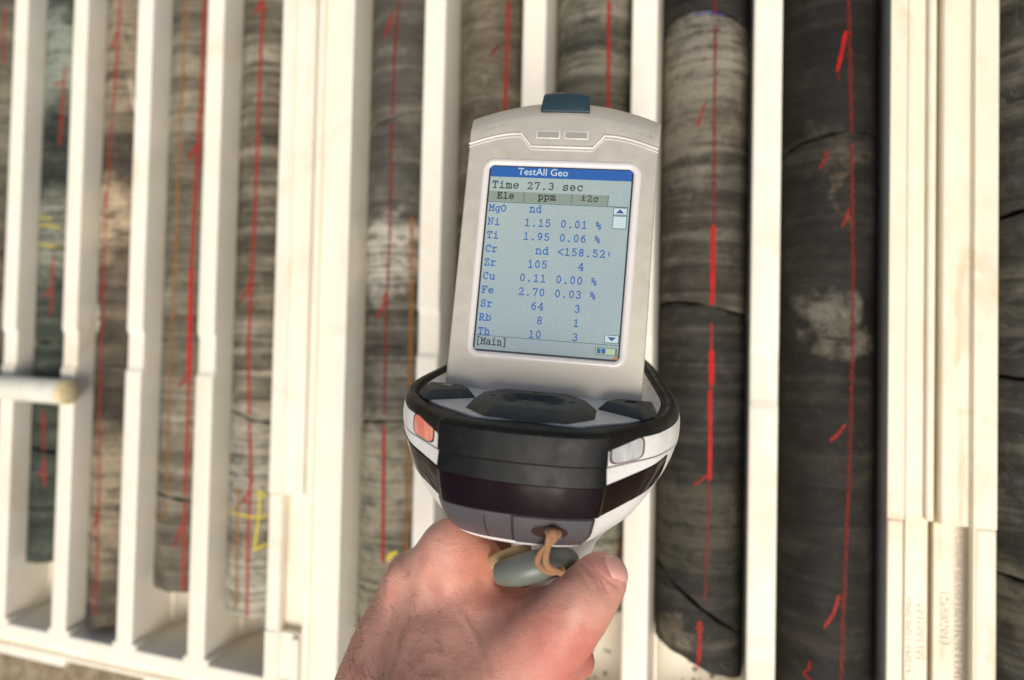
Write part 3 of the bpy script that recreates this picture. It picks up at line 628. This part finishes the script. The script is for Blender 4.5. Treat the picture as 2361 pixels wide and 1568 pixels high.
def surf_poly(name, tc, yc, ht, hy, off, mat, pw=4, n_=36, dome=0, parent=an):
    ring = []; 
    for i in range(n_):
        c_, s_2 = math.cos(2*math.pi*i/n_), math.sin(2*math.pi*i/n_)
        ring.append((tc+ht*math.copysign(abs(c_)**(2/pw), c_), yc+hy*math.copysign(abs(s_2)**(2/pw), s_2)))
    V = [mm(S(t, y, off-.8)) for t, y in ring] + [mm(S(t, y, off)) for t, y in ring] + [mm(S(tc+(t-tc)*.9, yc+(y-yc)*.9, off+dome)) for t, y in ring] + [mm(S(tc, yc, off+dome))]
    F_ = [(i, (i+1)%n_, n_+(i+1)%n_, n_+i) for i in range(n_)] + [(n_+i, n_+(i+1)%n_, 2*n_+(i+1)%n_, 2*n_+i) for i in range(n_)] + [(2*n_+i, 2*n_+(i+1)%n_, 3*n_) for i in range(n_)]
    return mobj(name, V, F_, mat, parent, smooth=50)
for s, m_, lab in ((-1, 'lens_red', 'coral red indicator lamp lens'), (1, 'lens_clear', 'clear grey indicator lamp lens')):
    tl = 1.42 if s < 0 else 1.33
    surf_poly('lamp_frame', s*tl, -8.3, .285, 4.4, .42, MAT['seam'])
    l = surf_poly('lamp_lens', s*tl, -8.3, .25, 3.95, .55, MAT[m_], dome=.15); l['label'] = lab
hole = surf_poly('cord_hole', .42, -37.6, .23, 2.9, 1.12, MAT['hole'], pw=2)
surf_poly('hole_rim', .42, -37.6, .28, 3.5, 1.02, MAT['grey'], pw=2)
# keys on the deck
def octa(cx, cz, a, b, k=.42): return [(cx-a,cz-b*k),(cx-a,cz+b*k),(cx-a*.62,cz+b),(cx+a*.62,cz+b),(cx+a,cz+b*k),(cx+a,cz-b*k),(cx+a*.62,cz-b),(cx-a*.62,cz-b)]
def pyr(name, base, top, h0, h1, mat, parent=an):
    n_ = len(base); V = [mm((x, h0, z)) for x, z in base]+[mm((x, h1, z)) for x, z in top]
    return mobj(name, V, [tuple(range(n_)), tuple(range(n_, 2*n_))]+[(i, (i+1)%n_, n_+(i+1)%n_, n_+i) for i in range(n_)], mat, parent, bevel=.0006, seg=3)
kc = (-.3, -28.8)
def octring(name, o0, o1, i1, i0, h0, h1, h2, mat):
    n_ = 8; V = []
    for poly, h in ((o0, h0), (o1, h1), (i1, h1), (i0, h2)): V += [mm((x, h, z)) for x, z in poly]
    F_ = [(k*n_+i, k*n_+(i+1)%n_, (k+1)*n_+(i+1)%n_, (k+1)*n_+i) for k in range(3) for i in range(n_)] + [tuple(3*n_+i for i in range(n_))]
    return mobj(name, V, F_, mat, an, bevel=.0005, seg=2)
nk = octring('navigation_key', octa(*kc, 24.5, 16.2), octa(kc[0], kc[1]-.5, 19.8, 12.4), octa(kc[0], kc[1]-.5, 12.4, 7.2), octa(kc[0], kc[1]-.5, 10.4, 5.6), -1.4, 2.5, .2, MAT['key'])
pyr('enter_key', octa(kc[0], kc[1]-.5, 7.6, 3.6), octa(kc[0], kc[1]-.5, 6.8, 3.0), .1, 1.0, MAT['key'], an)
for dx, dz in ((0, -10.4), (0, 9.4), (-15.5, -.5), (15.5, -.5)):
    pyr('key_dot', octa(kc[0]+dx, kc[1]+dz, 1.3, .8), octa(kc[0]+dx, kc[1]+dz, .9, .5), 2.4, 2.85, MAT['key'], nk)
for s in (-1, 1):
    b_ = [(s*24,-37),(s*30,-45),(s*47,-45),(s*47,-33),(s*42,-26.5)]; t_ = [(s*27.5,-37.6),(s*31.5,-43.2),(s*45,-43.2),(s*45,-34.5),(s*41,-30.5)]
    k = pyr('soft_key', b_, t_, -1.4, 2.2, MAT['key'], an)
    pyr('key_mark', octa(s*37, -39.5, 2.4, 1.0), octa(s*37, -39.5, 1.9, .7), 2.1, 2.7, MAT['led'] if s < 0 else MAT['rubber'], k)
# raised screen panel
TAU = R(14); PB = np.array([0, 0, -53.0]); PX = np.array([1,0,0]); PU = np.array([0, math.cos(TAU), -math.sin(TAU)]); PN = np.array([0, math.sin(TAU), math.cos(TAU)])
def Q(x, y, z=0): return mm(PB + PX*x + PU*y + PN*z)
top_c = lambda x: 126.2 - 8.4*(abs(x)/41)**2
pts = [(-41.6,-2.0),(-41.0,104.6),(-18.2,110.0),(-13.4,104.4),(13.2,104.4),(17.2,110.0),(40.8,104.6),(41.6,-2.0)]
pts = [(-41.6,-2.0),(-41.3,40),(-41.0,104.8)] + [(-41+22.8*i/8, 104.8+5.2*math.sin(i/8*math.pi/2)) for i in range(1, 9)] + [(-13.3,104.5),(13.1,104.5)] + [(18.2+22.8*i/8-.6, 104.8+5.2*math.cos(i/8*math.pi/2)) for i in range(0, 9)] + [(41.3,40),(41.6,-2.0)]
MB().prism(pts, lambda x, y: Q(x, y, -7.5), lambda x, y: Q(x, y, 0)).build('screen_panel', MAT['panel'], an, bevel=.0007, seg=3)
low = pts[2:-2]
def cap_y(x):
    for (xa, ya), (xb, yb) in zip(low, low[1:]):
        if xa <= x <= xb and xb > xa: return ya+(yb-ya)*(x-xa)/(xb-xa)
    return 104.8
xs = [-41.0 + .0] + [-40.4+80.8*i/60 for i in range(61)] + [40.9]
rows = []
for x in xs:
    yl = cap_y(x)+.5; yt = top_c(x); ym = yt-7.4; ed = .7 if abs(x) > 40.6 else 0
    rows.append([Q(x, yl, -7.5), Q(x, yl, -.3-ed), Q(x, yl+.35, .55-ed), Q(x, ym-.6, .55-ed), Q(x, ym+.5, .25-ed), Q(x, yt-1.6, -2.2-ed), Q(x, yt-.4, -4.0), Q(x, yt, -6), Q(x, yt-.3, -7.5)])
rings = [[r[i] for i in range(9)] for r in rows]
mb = MB(); mb.loft([r for r in rings]); mb.build('panel_cap', MAT['paneltop'], an, smooth=40)
ridge = [(-41,104.9)] + [(x, y+.15) for x, y in low]
def scuff(pts_, w, seed):
    r_ = random.Random(seed); mb = MB()
    for _ in range(44):
        f = r_.random(); i = f*(len(pts_)-1); k = min(int(i), len(pts_)-2); q = np.array(pts_[k])*(1-(i-k))+np.array(pts_[k+1])*(i-k)
        x, y = q[0], q[1]+r_.gauss(0, w); L = r_.uniform(.3, 1.5); a = r_.uniform(-.5, .5); d = np.array([math.cos(a), math.sin(a)])*L/2; h = r_.uniform(.04, .10); nn = np.array([-d[1], d[0]])/L*2*h
        P4 = [(x-d[0], y-d[1]), (x+nn[0], y+nn[1]), (x+d[0], y+d[1]), (x-nn[0], y-nn[1])]
        mb.add([Q(a_, b_, .60+.004*_) for a_, b_ in P4], [(0,1,2,3)])
    n_ = mb.build('scuff_marks', MAT['scuff'], capo); n_['kind'] = 'stuff'
MAT['scuff'] = crayon_mat('scuff', srgb(112,100,86), .40)
capo = [o for o in an.children if o.name.startswith('panel_cap')][0]
scuff([(-36,110.6),(-30,112.6),(-22,114.4)], .25, 1); scuff([(21,113.6),(30,112),(39.5,108.5)], .7, 3); scuff([(24,113.2),(38,109)], 1.0, 4)
MB().tube([Q(x, y, .25) for x, y in low], .00055, 8).build('cap_ridge', MAT['bezel'], an, smooth=60)
MB().tube([Q(x, y-1.3, -.05) for x, y in low], .00030, 6).build('cap_ridge', MAT['bezel'], an, smooth=60)
for x0_, x1_ in ((-11.7,-1.3), (.4,10.8)):
    fr = [(x0_,108.0),(x1_,108.0),(x1_,111.6),(x0_,111.6)]
    MB().prism(fr, lambda x, y: Q(x, y, -.5), lambda x, y: Q(x, y, .72)).build('led_frame', MAT['bezel'], an, bevel=.0003)
    MB().prism([(x0_+.5,108.4),(x1_-.5,108.4),(x1_-.5,111.1),(x0_+.5,111.1)], lambda x, y: Q(x, y, -.4), lambda x, y: Q(x, y, .78)).build('led_lens', MAT['led'], an)
# antenna-like tab on top
tb = [[(-10.9,119.6,1.1),(-10.6,122,.9),(-10.0,126.9,-.4),(-9.0,128.2,-1.2)],]
rw = []
for i in range(13):
    f = -1+2*i/12; h = 1-.12*f*f; wx_ = f*(10.6)
    rw.append([Q(wx_*1.0, 119.2, -9), Q(wx_, 119.9, 1.0), Q(wx_*.995, 121.9, 1.2), Q(wx_*.96, 120+8.6*h, -.6), Q(wx_*.93, 120+10.3*h, -2.2), Q(wx_*.92, 120+10.6*h, -6.0), Q(wx_*.95, 119.2, -9.4)])
MB().loft(rw).build('top_tab', MAT['tab'], an, smooth=40, bevel=.0004)
# bezel: rounded frame round the glass
def rrect(x0, x1, y0, y1, r, n_=6):
    out = []
    for cx, cy, a0 in ((x1-r,y1-r,0),(x0+r,y1-r,90),(x0+r,y0+r,180),(x1-r,y0+r,270)):
        out += [(cx+r*math.cos(R(a0+90*i/n_)), cy+r*math.sin(R(a0+90*i/n_))) for i in range(n_+1)]
    return out
sx0, sx1, sy0, sy1 = -30.7, 30.9, 14.8, 95.5
prof = [(3.4,-.1),(3.0,.55),(2.2,1.0),(1.3,1.0),(.55,.65),(.0,-.2),(-.1,-1.2)]
mb = MB(); rg = []
for d_, z_ in prof: rg.append([Q(x, y, z_) for x, y in rrect(sx0-d_, sx1+d_, sy0-d_, sy1+d_, max(.6, 2.2+d_))])
mb.loft(rg, caps=False); mb.build('bezel', MAT['bezel'], an, smooth=50)
n = NT('lcd'); p = n.obj(); ck = n.noise(n.mapping(p, (1,1,1)), 2600, 1); bigv = n.noise(p, 14, 2)
lcdc = n.mix(n.ramp(bigv, [(.35,0.0),(.65,1.0)]), srgb(150,164,158), srgb(140,156,160))
lcdc = n.mix(1.0, lcdc, n.ramp(ck, [(.35,.90),(.65,1.06)]), 'MULTIPLY')
n.set(Base_Color=lcdc, Roughness=.22, Specular_IOR_Level=.4, Emission_Color=lcdc, Emission_Strength=.08)
LCD = n.m
scr = MB().prism(rrect(sx0-.3, sx1+.3, sy0-.3, sy1+.3, 2.0), lambda x, y: Q(x, y, -.9), lambda x, y: Q(x, y, .05)).build('screen', LCD, an)
def flat(name, c, rough=.3, em=.1):
    n = NT(name); n.set(Base_Color=c, Roughness=rough, Emission_Color=c, Emission_Strength=em); return n.m
BLUE = flat('screen_blue', srgb(38,84,146)); TXT = flat('screen_text_blue', srgb(38,84,150)); INK = flat('screen_ink', srgb(48,50,44)); HDR = flat('screen_header', srgb(120,132,120)); WHT = flat('screen_white', srgb(172,188,190)); EDGE = flat('screen_edge', srgb(84,100,104)); GLS = flat('screen_surround', srgb(40,46,50)); NVY = flat('screen_navy', srgb(46,70,128)); STN = flat('screen_stain', srgb(150,112,62)); GRN = flat('battery_green', srgb(160,178,140))
def srect(name, x0, x1, y0, y1, z, mat, parent=scr): return mobj(name, [Q(x0,y0,z),Q(x1,y0,z),Q(x1,y1,z),Q(x0,y1,z)], [(0,1,2,3)], mat, parent)
srect('title_bar', -30.5, 30.7, 90.7, 95.3, .07, BLUE)
emboss('screen_lettering', 'TestAll Geo', .0043, WHT, scr, (0,0,0), (1,0,0), (0,1,0), 0, 1.02, .00004)
tt = [o for o in scr.children if o.name.startswith('screen_lettering')][0]
tt.data.transform(Matrix(((PX[0],PU[0],PN[0],Q(-18.2,91.9,.10)[0]),(PX[1],PU[1],PN[1],Q(-18.2,91.9,.10)[1]),(PX[2],PU[2],PN[2],Q(-18.2,91.9,.10)[2]),(0,0,0,1))))
wtt = max(v.co.x for v in tt.data.vertices) - min(v.co.x for v in tt.data.vertices)
def typed(text, x, y, adv, cap, w, mat, name='screen_lettering', z=.08, clip=None):
    mb = MB(); 
    for i, ch in enumerate(text):
        for j, st in enumerate(G[ch]):
            q = [(x + adv*(i + .06+.88*px), y + cap*py) for px, py in st]
            if clip: q = [(min(a, clip), b) for a, b in q]
            ribbon(mb, q, w, z + .02*j)
    mb.v = [Q(*v) for v in mb.v]; return mb.build(name, mat, scr)
AD = 2.95; CAPH = 2.95; WS = .46
typed('Time 27.3 sec', -29.3, 85.8, 3.07, 2.9, .48, INK)
for a, b in ((-30.2,-14.9),(-14.5,5.7),(6.1,21.2)): srect('header_cell', a, b, 79.9, 84.3, .07, HDR)
for xx in (-14.9, 5.7, 21.1): srect('header_edge', xx, xx+.4, 79.9, 84.2, .09, EDGE)
typed('Ele', -26.6, 81.2, 2.6, 2.6, .5, INK, z=.1); typed('ppm', -8.6, 81.3, 2.6, 2.6, .5, INK, z=.1); typed('±2σ', 9.6, 81.4, 2.6, 2.6, .42, INK, z=.1)
srect('rule', -30.2, 29.8, 79.35, 79.75, .075, EDGE)
rowsT = [('MgO','nd',None,False),('Ni','1.15','0.01',True),('Ti','1.95','0.06',True),('Cr','nd','<158.52(',False),('Zr','105','4',False),('Cu','0.11','0.00',True),('Fe','2.70','0.03',True),('Sr','64','3',False),('Rb','8','1',False),('Th','10','3',False)]
for i, (e, a, b, pc_) in enumerate(rowsT):
    y = 75.5 - 5.97*i
    typed(e, -29.6, y, 2.6 if e == 'MgO' else 2.85, 2.75, .46, TXT)
    typed(a, -11.8 if i == 0 else -1.8-AD*len(a), y+.15, AD if i else 2.7, CAPH, WS, TXT)
    if b:
        x0_ = 1.6 if b[0] == '<' else 13.7-AD*len(b); typed(b, x0_, y+.2, AD, CAPH, WS, TXT, clip=24.4 if b[0] == '<' else None)
    if pc_: typed('%', 16.8, y+.2, 2.7, 3.0, .40, TXT)
def boxed(x0, x1, y0, y1, name='scroll_button'):
    o = srect(name, x0, x1, y0, y1, .07, EDGE); srect('button_face', x0+.3, x1-.35, y0+.35, y1-.3, .09, WHT if name == 'scroll_button' else LCD, o); return o
boxed(23.8,29.8,76.0,79.3); boxed(23.8,29.8,70.1,75.8); boxed(24.3,30.4,22.0,25.5)
mobj('scroll_arrow', [Q(25,76.9,.11),Q(28.4,76.9,.11),Q(26.7,78.6,.11)], [(0,1,2)], NVY, scr); mobj('scroll_arrow', [Q(25.6,24.6,.11),Q(29.2,24.6,.11),Q(27.4,22.9,.11)], [(0,1,2)], NVY, scr)
srect('rule', -30.3, 30.4, 21.15, 21.45, .075, EDGE)
typed('[Main]', -30.2, 17.6, 2.36, 2.7, .46, INK)
o = srect('battery_icon', 21, 30, 16.9, 20.1, .07, EDGE); srect('battery_face', 21.3, 29.2, 17.2, 19.8, .09, GRN, o)
for xx in (21.7, 23.6): srect('battery_bar', xx, xx+1.6, 17.5, 19.6, .11, BLUE, o)
mobj('corner_stain', [Q(26.8,14.9,.12),Q(30.8,14.9,.12),Q(30.8,18.4,.12),Q(30.0,16.8,.12)], [(0,1,2,3)], STN, scr)
for a in ((sx0-.2, sx0+.55, sy0, sy1), (sx1-.45, sx1+.2, sy0, sy1), (sx0, sx1, sy0-.2, sy0+.55), (sx0, sx1, sy1-.25, sy1+.2)): srect('screen_surround', *a, .13, GLS)
# grip under the body
def sec(cx, y, cz, a, b, n_=28): return [mm((cx+a*math.cos(2*math.pi*i/n_), y, cz+b*math.sin(2*math.pi*i/n_))) for i in range(n_)]
gc = 8.0
MB().loft([sec(gc,-44,-60,36,40), sec(gc,-50,-59,31,34), sec(gc,-56,-58,25,28.5), sec(gc,-63,-57,20,24.5), sec(gc,-72,-57,17,21), sec(gc,-100,-60,16,20), sec(gc,-135,-64,17,22), sec(gc,-140,-64.5,16,21)]).build('grip', MAT['shell'], an, smooth=50)
def Dpx(u, v, d): return mm(toD(W(u, v, d)))
pth = spline([toD(W(*q)) for q in ((1152,1322,251),(1195,1316,247),(1245,1303,246),(1295,1292,250),(1322,1288,256))], 6)
rad_ = [ (2.2+3.4*math.sin(math.pi*min(1, .12+.88*i/(len(pth)-1))) **.6)*MM*1.05 for i in range(len(pth))]
MB().tube([mm(p) for p in pth], rad_, 20).build('grip_tang', MAT['teal'], an, smooth=60)
MB().tube([Dpx(*q) for q in ((1135,1300,262),(1160,1290,255),(1190,1280,253),(1225,1276,254))], .0034, 12, .5).build('strap', MAT['weave'], an, smooth=60)

# ------------------------------------------------------------------ leather lanyard through the hole
hp = A3 @ S(.46, -35.2, .9)*MM + OW
def cord(name, px, r, parent):
    pts = spline([W(*q) for q in px], 8); return MB().tube([p - base for p in pts], r, 10, .62).build(name, MAT['leather'], parent, smooth=60)
base = W(1268, 1208, 236)
ln = empty('leather_lanyard', tuple(base)); tag(ln, 'tan leather lanyard looped through the hole under the analyser', 'lanyard')
cord('cord_strand', ((1266,1200,240),(1272,1215,233),(1286,1228,230),(1276,1246,231),(1252,1268,233),(1240,1292,236),(1248,1308,236),(1270,1318,236),(1300,1314,238)), .00135, ln)
cord('cord_strand', ((1280,1205,240),(1268,1218,232),(1266,1240,230),(1262,1265,232),(1258,1290,234),(1266,1308,235),(1296,1322,237)), .0013, ln)
cord('cord_knot', ((1262,1222,231),(1275,1228,228.5),(1290,1232,231)), .0016, ln)

# ------------------------------------------------------------------ left hand round the grip
def capsule(mb, a, ra, b, rb, n_=20, flat=1.0):
    a, b = np.array(a), np.array(b); d = b-a; L = np.linalg.norm(d); d = d/L
    u_ = np.cross(d, [.2,.3,1]); u_ /= np.linalg.norm(u_); w_ = np.cross(d, u_); rings = []
    ring = lambda c, r: [c + r*(math.cos(2*math.pi*k/n_)*u_ + math.sin(2*math.pi*k/n_)*w_) for k in range(n_)]
    for i in range(1, 7): t = math.pi/2*(1-i/6); rings.append(ring(a - d*ra*math.sin(t), max(1e-4, ra*math.cos(t))))
    for i in range(1, 6): f = i/6; rings.append(ring(a+(b-a)*f, ra+(rb-ra)*f))
    for i in range(0, 6): t = math.pi/2*i/6; rings.append(ring(b + d*rb*math.sin(t), max(1e-4, rb*math.cos(t))))
    mb.loft(rings)
HB = [  # (u, v, depth, radius) pairs in pixels and mm
 ((985,1860,228,38),(955,2250,205,36)), ((955,2250,205,36),(930,3000,175,41)), ((940,1840,236,34),(985,1860,228,38)), ((1060,1840,232,35),(985,1860,228,38)),
 ((820,1990,235,33),(865,1740,254,27)), ((1000,1990,215,36),(1020,1740,240,31)), ((1130,1990,225,33),(1120,1740,243,30)),
 ((865,1740,254,27),(885,1590,266,20.5)), ((885,1590,266,20.5),(908,1490,274,18)), ((908,1490,274,18),(938,1400,280,15)), ((938,1400,280,15),(955,1335,274,12.6)),
 ((930,1420,288,13),(960,1520,278,19)), ((1020,1740,240,31),(1000,1560,262,24)), ((1000,1560,262,24),(1005,1450,270,20)), ((1005,1450,270,20),(995,1350,274,15.5)), ((995,1350,274,15.5),(955,1335,274,12.6)),
 ((1005,1450,270,20),(1040,1340,269,15.5)), ((1040,1340,269,15.5),(1036,1264,264,12.2)), ((1036,1264,264,12.2),(1100,1292,271,11)), ((995,1350,274,15.5),(1036,1264,264,12.2)),
 ((1090,1400,270,18),(1105,1330,272,13)), ((1100,1480,264,21),(1090,1400,270,18)), ((1120,1600,252,27),(1100,1480,264,21)),
 ((1105,1660,252,28),(1192,1545,249,20)), ((1192,1545,249,20),(1282,1456,242,14.6)), ((1100,1480,264,21),(1200,1450,257,14.5)), ((1200,1450,257,14.5),(1270,1430,249,13)),
 ((1130,1400,268,12),(1190,1415,262,10.5)), ((1030,1680,246,31),(1045,1520,260,24.5)), ((1045,1520,260,24.5),(1065,1430,266,19.5)), ((930,1600,262,22),(980,1480,271,19)), ((1140,1520,258,22),(1200,1500,252,17.5)),
 ((1284,1456,241,14.6),(1342,1388,239,12.6)), ((1342,1388,239,12.6),(1384,1336,243,10.6)),
 ((1036,1264,264,12.2),(1075,1240,300,10.5)), ((1075,1240,300,10.5),(1190,1240,325,9)), ((1190,1240,325,9),(1300,1262,318,8)),
 ((955,1335,274,12.6),(1010,1345,322,11)), ((1010,1345,322,11),(1200,1400,345,9.5)), ((1200,1400,345,9.5),(1300,1445,318,8.5)),
 ((930,1420,288,13),(990,1440,335,11)), ((990,1440,335,11),(1200,1500,340,9.5)), ((1200,1500,340,9.5),(1328,1524,290,9.0)),
 ((930,1520,290,13),(1010,1560,330,10.5)), ((1010,1560,330,10.5),(1190,1600,335,9)), ((1190,1600,335,9),(1290,1620,300,8)),
]
hb = W(1100, 1480, 262); hand = None
CREASES = [
 ([(1345,1300),(1368,1318),(1388,1338),(1400,1362)], .9, .45), ([(1352,1312),(1372,1334),(1384,1356)], .8, .3), ([(1335,1318),(1352,1342),(1362,1366)], .8, .22),
 ([(1150,1340),(1172,1356),(1196,1360),(1230,1352)], 1.8, 1.3), ([(1165,1362),(1190,1372),(1215,1370)], 1.2, .5),
 ([(900,1330),(890,1400),(868,1470),(850,1540)], 3.5, -.9), ([(985,1300),(960,1400),(930,1500),(905,1568)], 3.5, -.7), ([(1040,1320),(1030,1400),(1010,1500)], 4, -.6),
 ([(935,1260),(930,1290),(938,1315)], 2.2, .7), ([(1095,1345),(1065,1420),(1050,1500),(1040,1568)], 1.6, -.45), ([(1065,1420),(1100,1480),(1130,1568)], 1.4, -.35), ([(1358,1290),(1376,1312),(1402,1338),(1428,1352)], .7, .4), ([(1010,1240),(1030,1252),(1055,1250)], .9, .2), ([(1005,1256),(1028,1268),(1056,1264)], .9, .2), ([(1318,1410),(1325,1428),(1318,1446)], 4, -.9), ([(1290,1390),(1310,1402),(1330,1420)], .8, .15), ([(1260,1420),(1290,1440),(1310,1470)], .9, .15)]
def make_hand():
    mb = MB()
    for (a, b) in HB:
        capsule(mb, W(*a[:3])-hb, a[3]*MM, W(*b[:3])-hb, b[3]*MM)
    me = bpy.data.meshes.new('hand_src'); me.from_pydata([tuple(v) for v in mb.v], [], mb.f)
    o = bpy.data.objects.new('hand_src', me); col.objects.link(o)
    m = o.modifiers.new('r', 'REMESH'); m.mode = 'VOXEL'; m.voxel_size = .0014
    m = o.modifiers.new('s', 'SMOOTH'); m.iterations = 32; m.factor = .6
    m = o.modifiers.new('l', 'SUBSURF'); m.levels = 1
    dg = bpy.context.evaluated_depsgraph_get(); me2 = bpy.data.meshes.new_from_object(o.evaluated_get(dg)); bpy.data.objects.remove(o)
    n_ = len(me2.vertices); co = np.empty(n_*3); me2.vertices.foreach_get('co', co); co = co.reshape(-1, 3); no = np.empty(n_*3); me2.vertices.foreach_get('normal', no); no = no.reshape(-1, 3)
    bvh = BVHTree.FromPolygons([tuple(c_) for c_ in co], [tuple(f_.vertices) for f_ in me2.polygons])
    def sculpt(px, width, depth):       # press (or raise) a line seen at these pixels into the skin
        pts_ = []
        for u_, v_ in spline([(a_, b_) for a_, b_ in px], 8):
            hit = bvh.ray_cast(Vector(CAM-hb), Vector(RC @ ray(u_, v_)))[0]
            if hit: pts_.append(np.array(hit))
        if len(pts_) < 2: return
        dm = np.full(n_, 9.0)
        for a_, b_ in zip(pts_, pts_[1:]):
            d_ = b_-a_; t_ = np.clip(((co-a_) @ d_)/max(1e-12, d_ @ d_), 0, 1); dm = np.minimum(dm, np.linalg.norm(co-a_-t_[:, None]*d_, axis=1))
        co[:] -= no*(depth*np.exp(-(dm/width)**2))[:, None]
    for px, w_, d_ in CREASES: sculpt(px, w_*MM, d_*MM)
    me2.vertices.foreach_set('co', co.ravel()); me2.update()
    me2.shade_smooth(); h = bpy.data.objects.new('hand', me2); col.objects.link(h); h.location = tuple(hb); return h
hand = make_hand(); tag(hand, 'bare left hand gripping the analyser, thumb wrapped round its handle', 'hand')
n = NT('skin'); p = n.obj()
v1 = n.noise(p, 38, 4, .6, .5); v2 = n.noise(p, 140, 5, .6); pore = n.noise(p, 1500, 3, .6); ln_ = n.noise(n.mapping(p, (300, 900, 300), (0,0,R(25))), 1, 3, .6, 1.5)
c = n.ramp(v1, [(.3, srgb(206,144,122)), (.5, srgb(212,157,136)), (.7, srgb(203,136,118))])
def spot(c, world, rad, colr, amt):
    q = np.array(world)-hb; d = n.new('VectorMath', operation='DISTANCE'); n.link(p, d.inputs[0]); d.inputs[1].default_value = tuple(q)
    f = n.ramp(n.math('DIVIDE', d.outputs['Value'], rad), [(.1, amt), (1.0, 0.0)], 'EASE'); return n.mix(f, c, colr)
c = spot(c, W(1330,1500,235), .026, srgb(198,104,92), .5)
c = spot(c, W(1250,1540,230), .030, srgb(190,104,92), .35)
c = spot(c, W(1320,1425,222), .008, srgb(232,182,158), .8)  # highlight on the thumb knuckle, painted into the skin colour as a pale spot
c = spot(c, W(1110,1300,255), .022, srgb(212,132,104), .5)
c = spot(c, W(1345,1520,285), .018, srgb(196,88,76), .6)
c = spot(c, W(1400,1310,235), .012, srgb(214,140,128), .6)
c = n.mix(1.0, c, n.ramp(v2, [(.3,.90),(.7,1.06)]), 'MULTIPLY'); c = n.mix(1.0, c, n.ramp(pore, [(.3,.93),(.7,1.05)]), 'MULTIPLY')
n.set(Base_Color=c, Roughness=n.ramp(v2, [(.3,.36),(.7,.54)]), Subsurface_Weight=.16, Subsurface_Radius=(.005,.002,.001), Subsurface_Scale=.5, Specular_IOR_Level=.4)
vo = n.new('TexVoronoi', feature='DISTANCE_TO_EDGE'); n.link(n.mapping(p, (1,1.7,1), (0,0,R(25))), vo.inputs['Vector']); vo.inputs['Scale'].default_value = 620
cell = n.ramp(vo.outputs['Distance'], [(0.0, 0.0), (.12, 1.0)])
n.bump(n.math('ADD', n.math('MULTIPLY', cell, .35), n.math('ADD', n.math('MULTIPLY', ln_, .5), n.math('ADD', n.math('MULTIPLY', pore, .3), n.math('MULTIPLY', v2, .6)))), .36, .0007)
hand.data.materials.clear(); hand.data.materials.append(n.m)

# thumb nail
tc = W(1384,1336,243); e_n = RC @ np.array([.60,.66,.45]); e_n /= np.linalg.norm(e_n); e_l = RC @ np.array([.62,-.45,-.60]); e_l -= e_n*(e_l @ e_n); e_l /= np.linalg.norm(e_l); e_w = np.cross(e_n, e_l)
def hand_surf(p0, d):
    hit = HBVH.ray_cast(Vector(p0 - hb + d*.05), Vector(-d)); return np.array(hit[0])+hb if hit[0] else p0+d*.0105
HBVH = BVHTree.FromPolygons([v.co for v in hand.data.vertices], [tuple(f.vertices) for f in hand.data.polygons])
g = []
for i in range(15):
    a = -1+2*i/14; row = []
    for j in range(13):
        b = -1+2*j/12; k = math.sqrt(max(0, 1-.35*b**4)) ; la = .0062*a*(1 if abs(a) < .98 else .99)*math.sqrt(1-.45*b*b); wb = .0052*b*math.sqrt(1-.30*a*a)
        q = hand_surf(tc + e_l*(la+.001) + e_w*wb, e_n) + e_n*(.0008 - .0008*(abs(a)**6*.5+abs(b)**6*.8)); row.append(tuple(q-hb))
    g.append(row)
n = NT('nail'); n.set(Base_Color=srgb(224,168,154), Roughness=.24, Specular_IOR_Level=.55, Subsurface_Weight=.2, Subsurface_Radius=(.003,.001,.001), Subsurface_Scale=.5)
MB().grid(g).build('thumb_nail', n.m, hand, smooth=80)
# fine hairs on the wrist and along the outer edge of the hand
mb = MB(); rh = random.Random(5)
def hair(u, v, ang, L, lift):
    hit = HBVH.ray_cast(Vector(CAM-hb), Vector(RC @ ray(u, v)))
    if not hit[0]: return
    p0 = np.array(hit[0]); nn = np.array(hit[1]); d = RC @ np.array([math.cos(ang), math.sin(ang), 0]); d -= nn*(d @ nn); d /= np.linalg.norm(d); c_ = np.cross(nn, d)*rh.uniform(-.22, .3)
    pts = []
    for k in range(7):
        f = k/6; q = p0 + d*L*f + c_*L*f*f + nn*(lift*math.sin(f*math.pi*.8) + .00015); pts.append(q)
    mb.tube(pts, [.00005*(1-.75*k/6)+.000012 for k in range(7)], 4)
for _ in range(95):
    t = rh.random()**1.2; u = rh.uniform(790, 1010) + t*10; v = 1568 - rh.random()**1.5*200
    hair(u, v, R(-25+rh.uniform(-35, 35)) if u > 900 else R(150+rh.uniform(-50, 30)), rh.uniform(.003, .009), rh.uniform(.0003, .0014))
for _ in range(46):
    v = rh.uniform(1270, 1568); u = 905-(v-1270)*.42 + rh.uniform(0, 26); hair(u, v, R(175+rh.uniform(-30, 45)), rh.uniform(.002, .006), rh.uniform(.0006, .002))
n = NT('hair'); n.set(Base_Color=srgb(120,80,50), Roughness=.5)
o = mb.build('hair', n.m, hand); tag(o, kind='stuff')
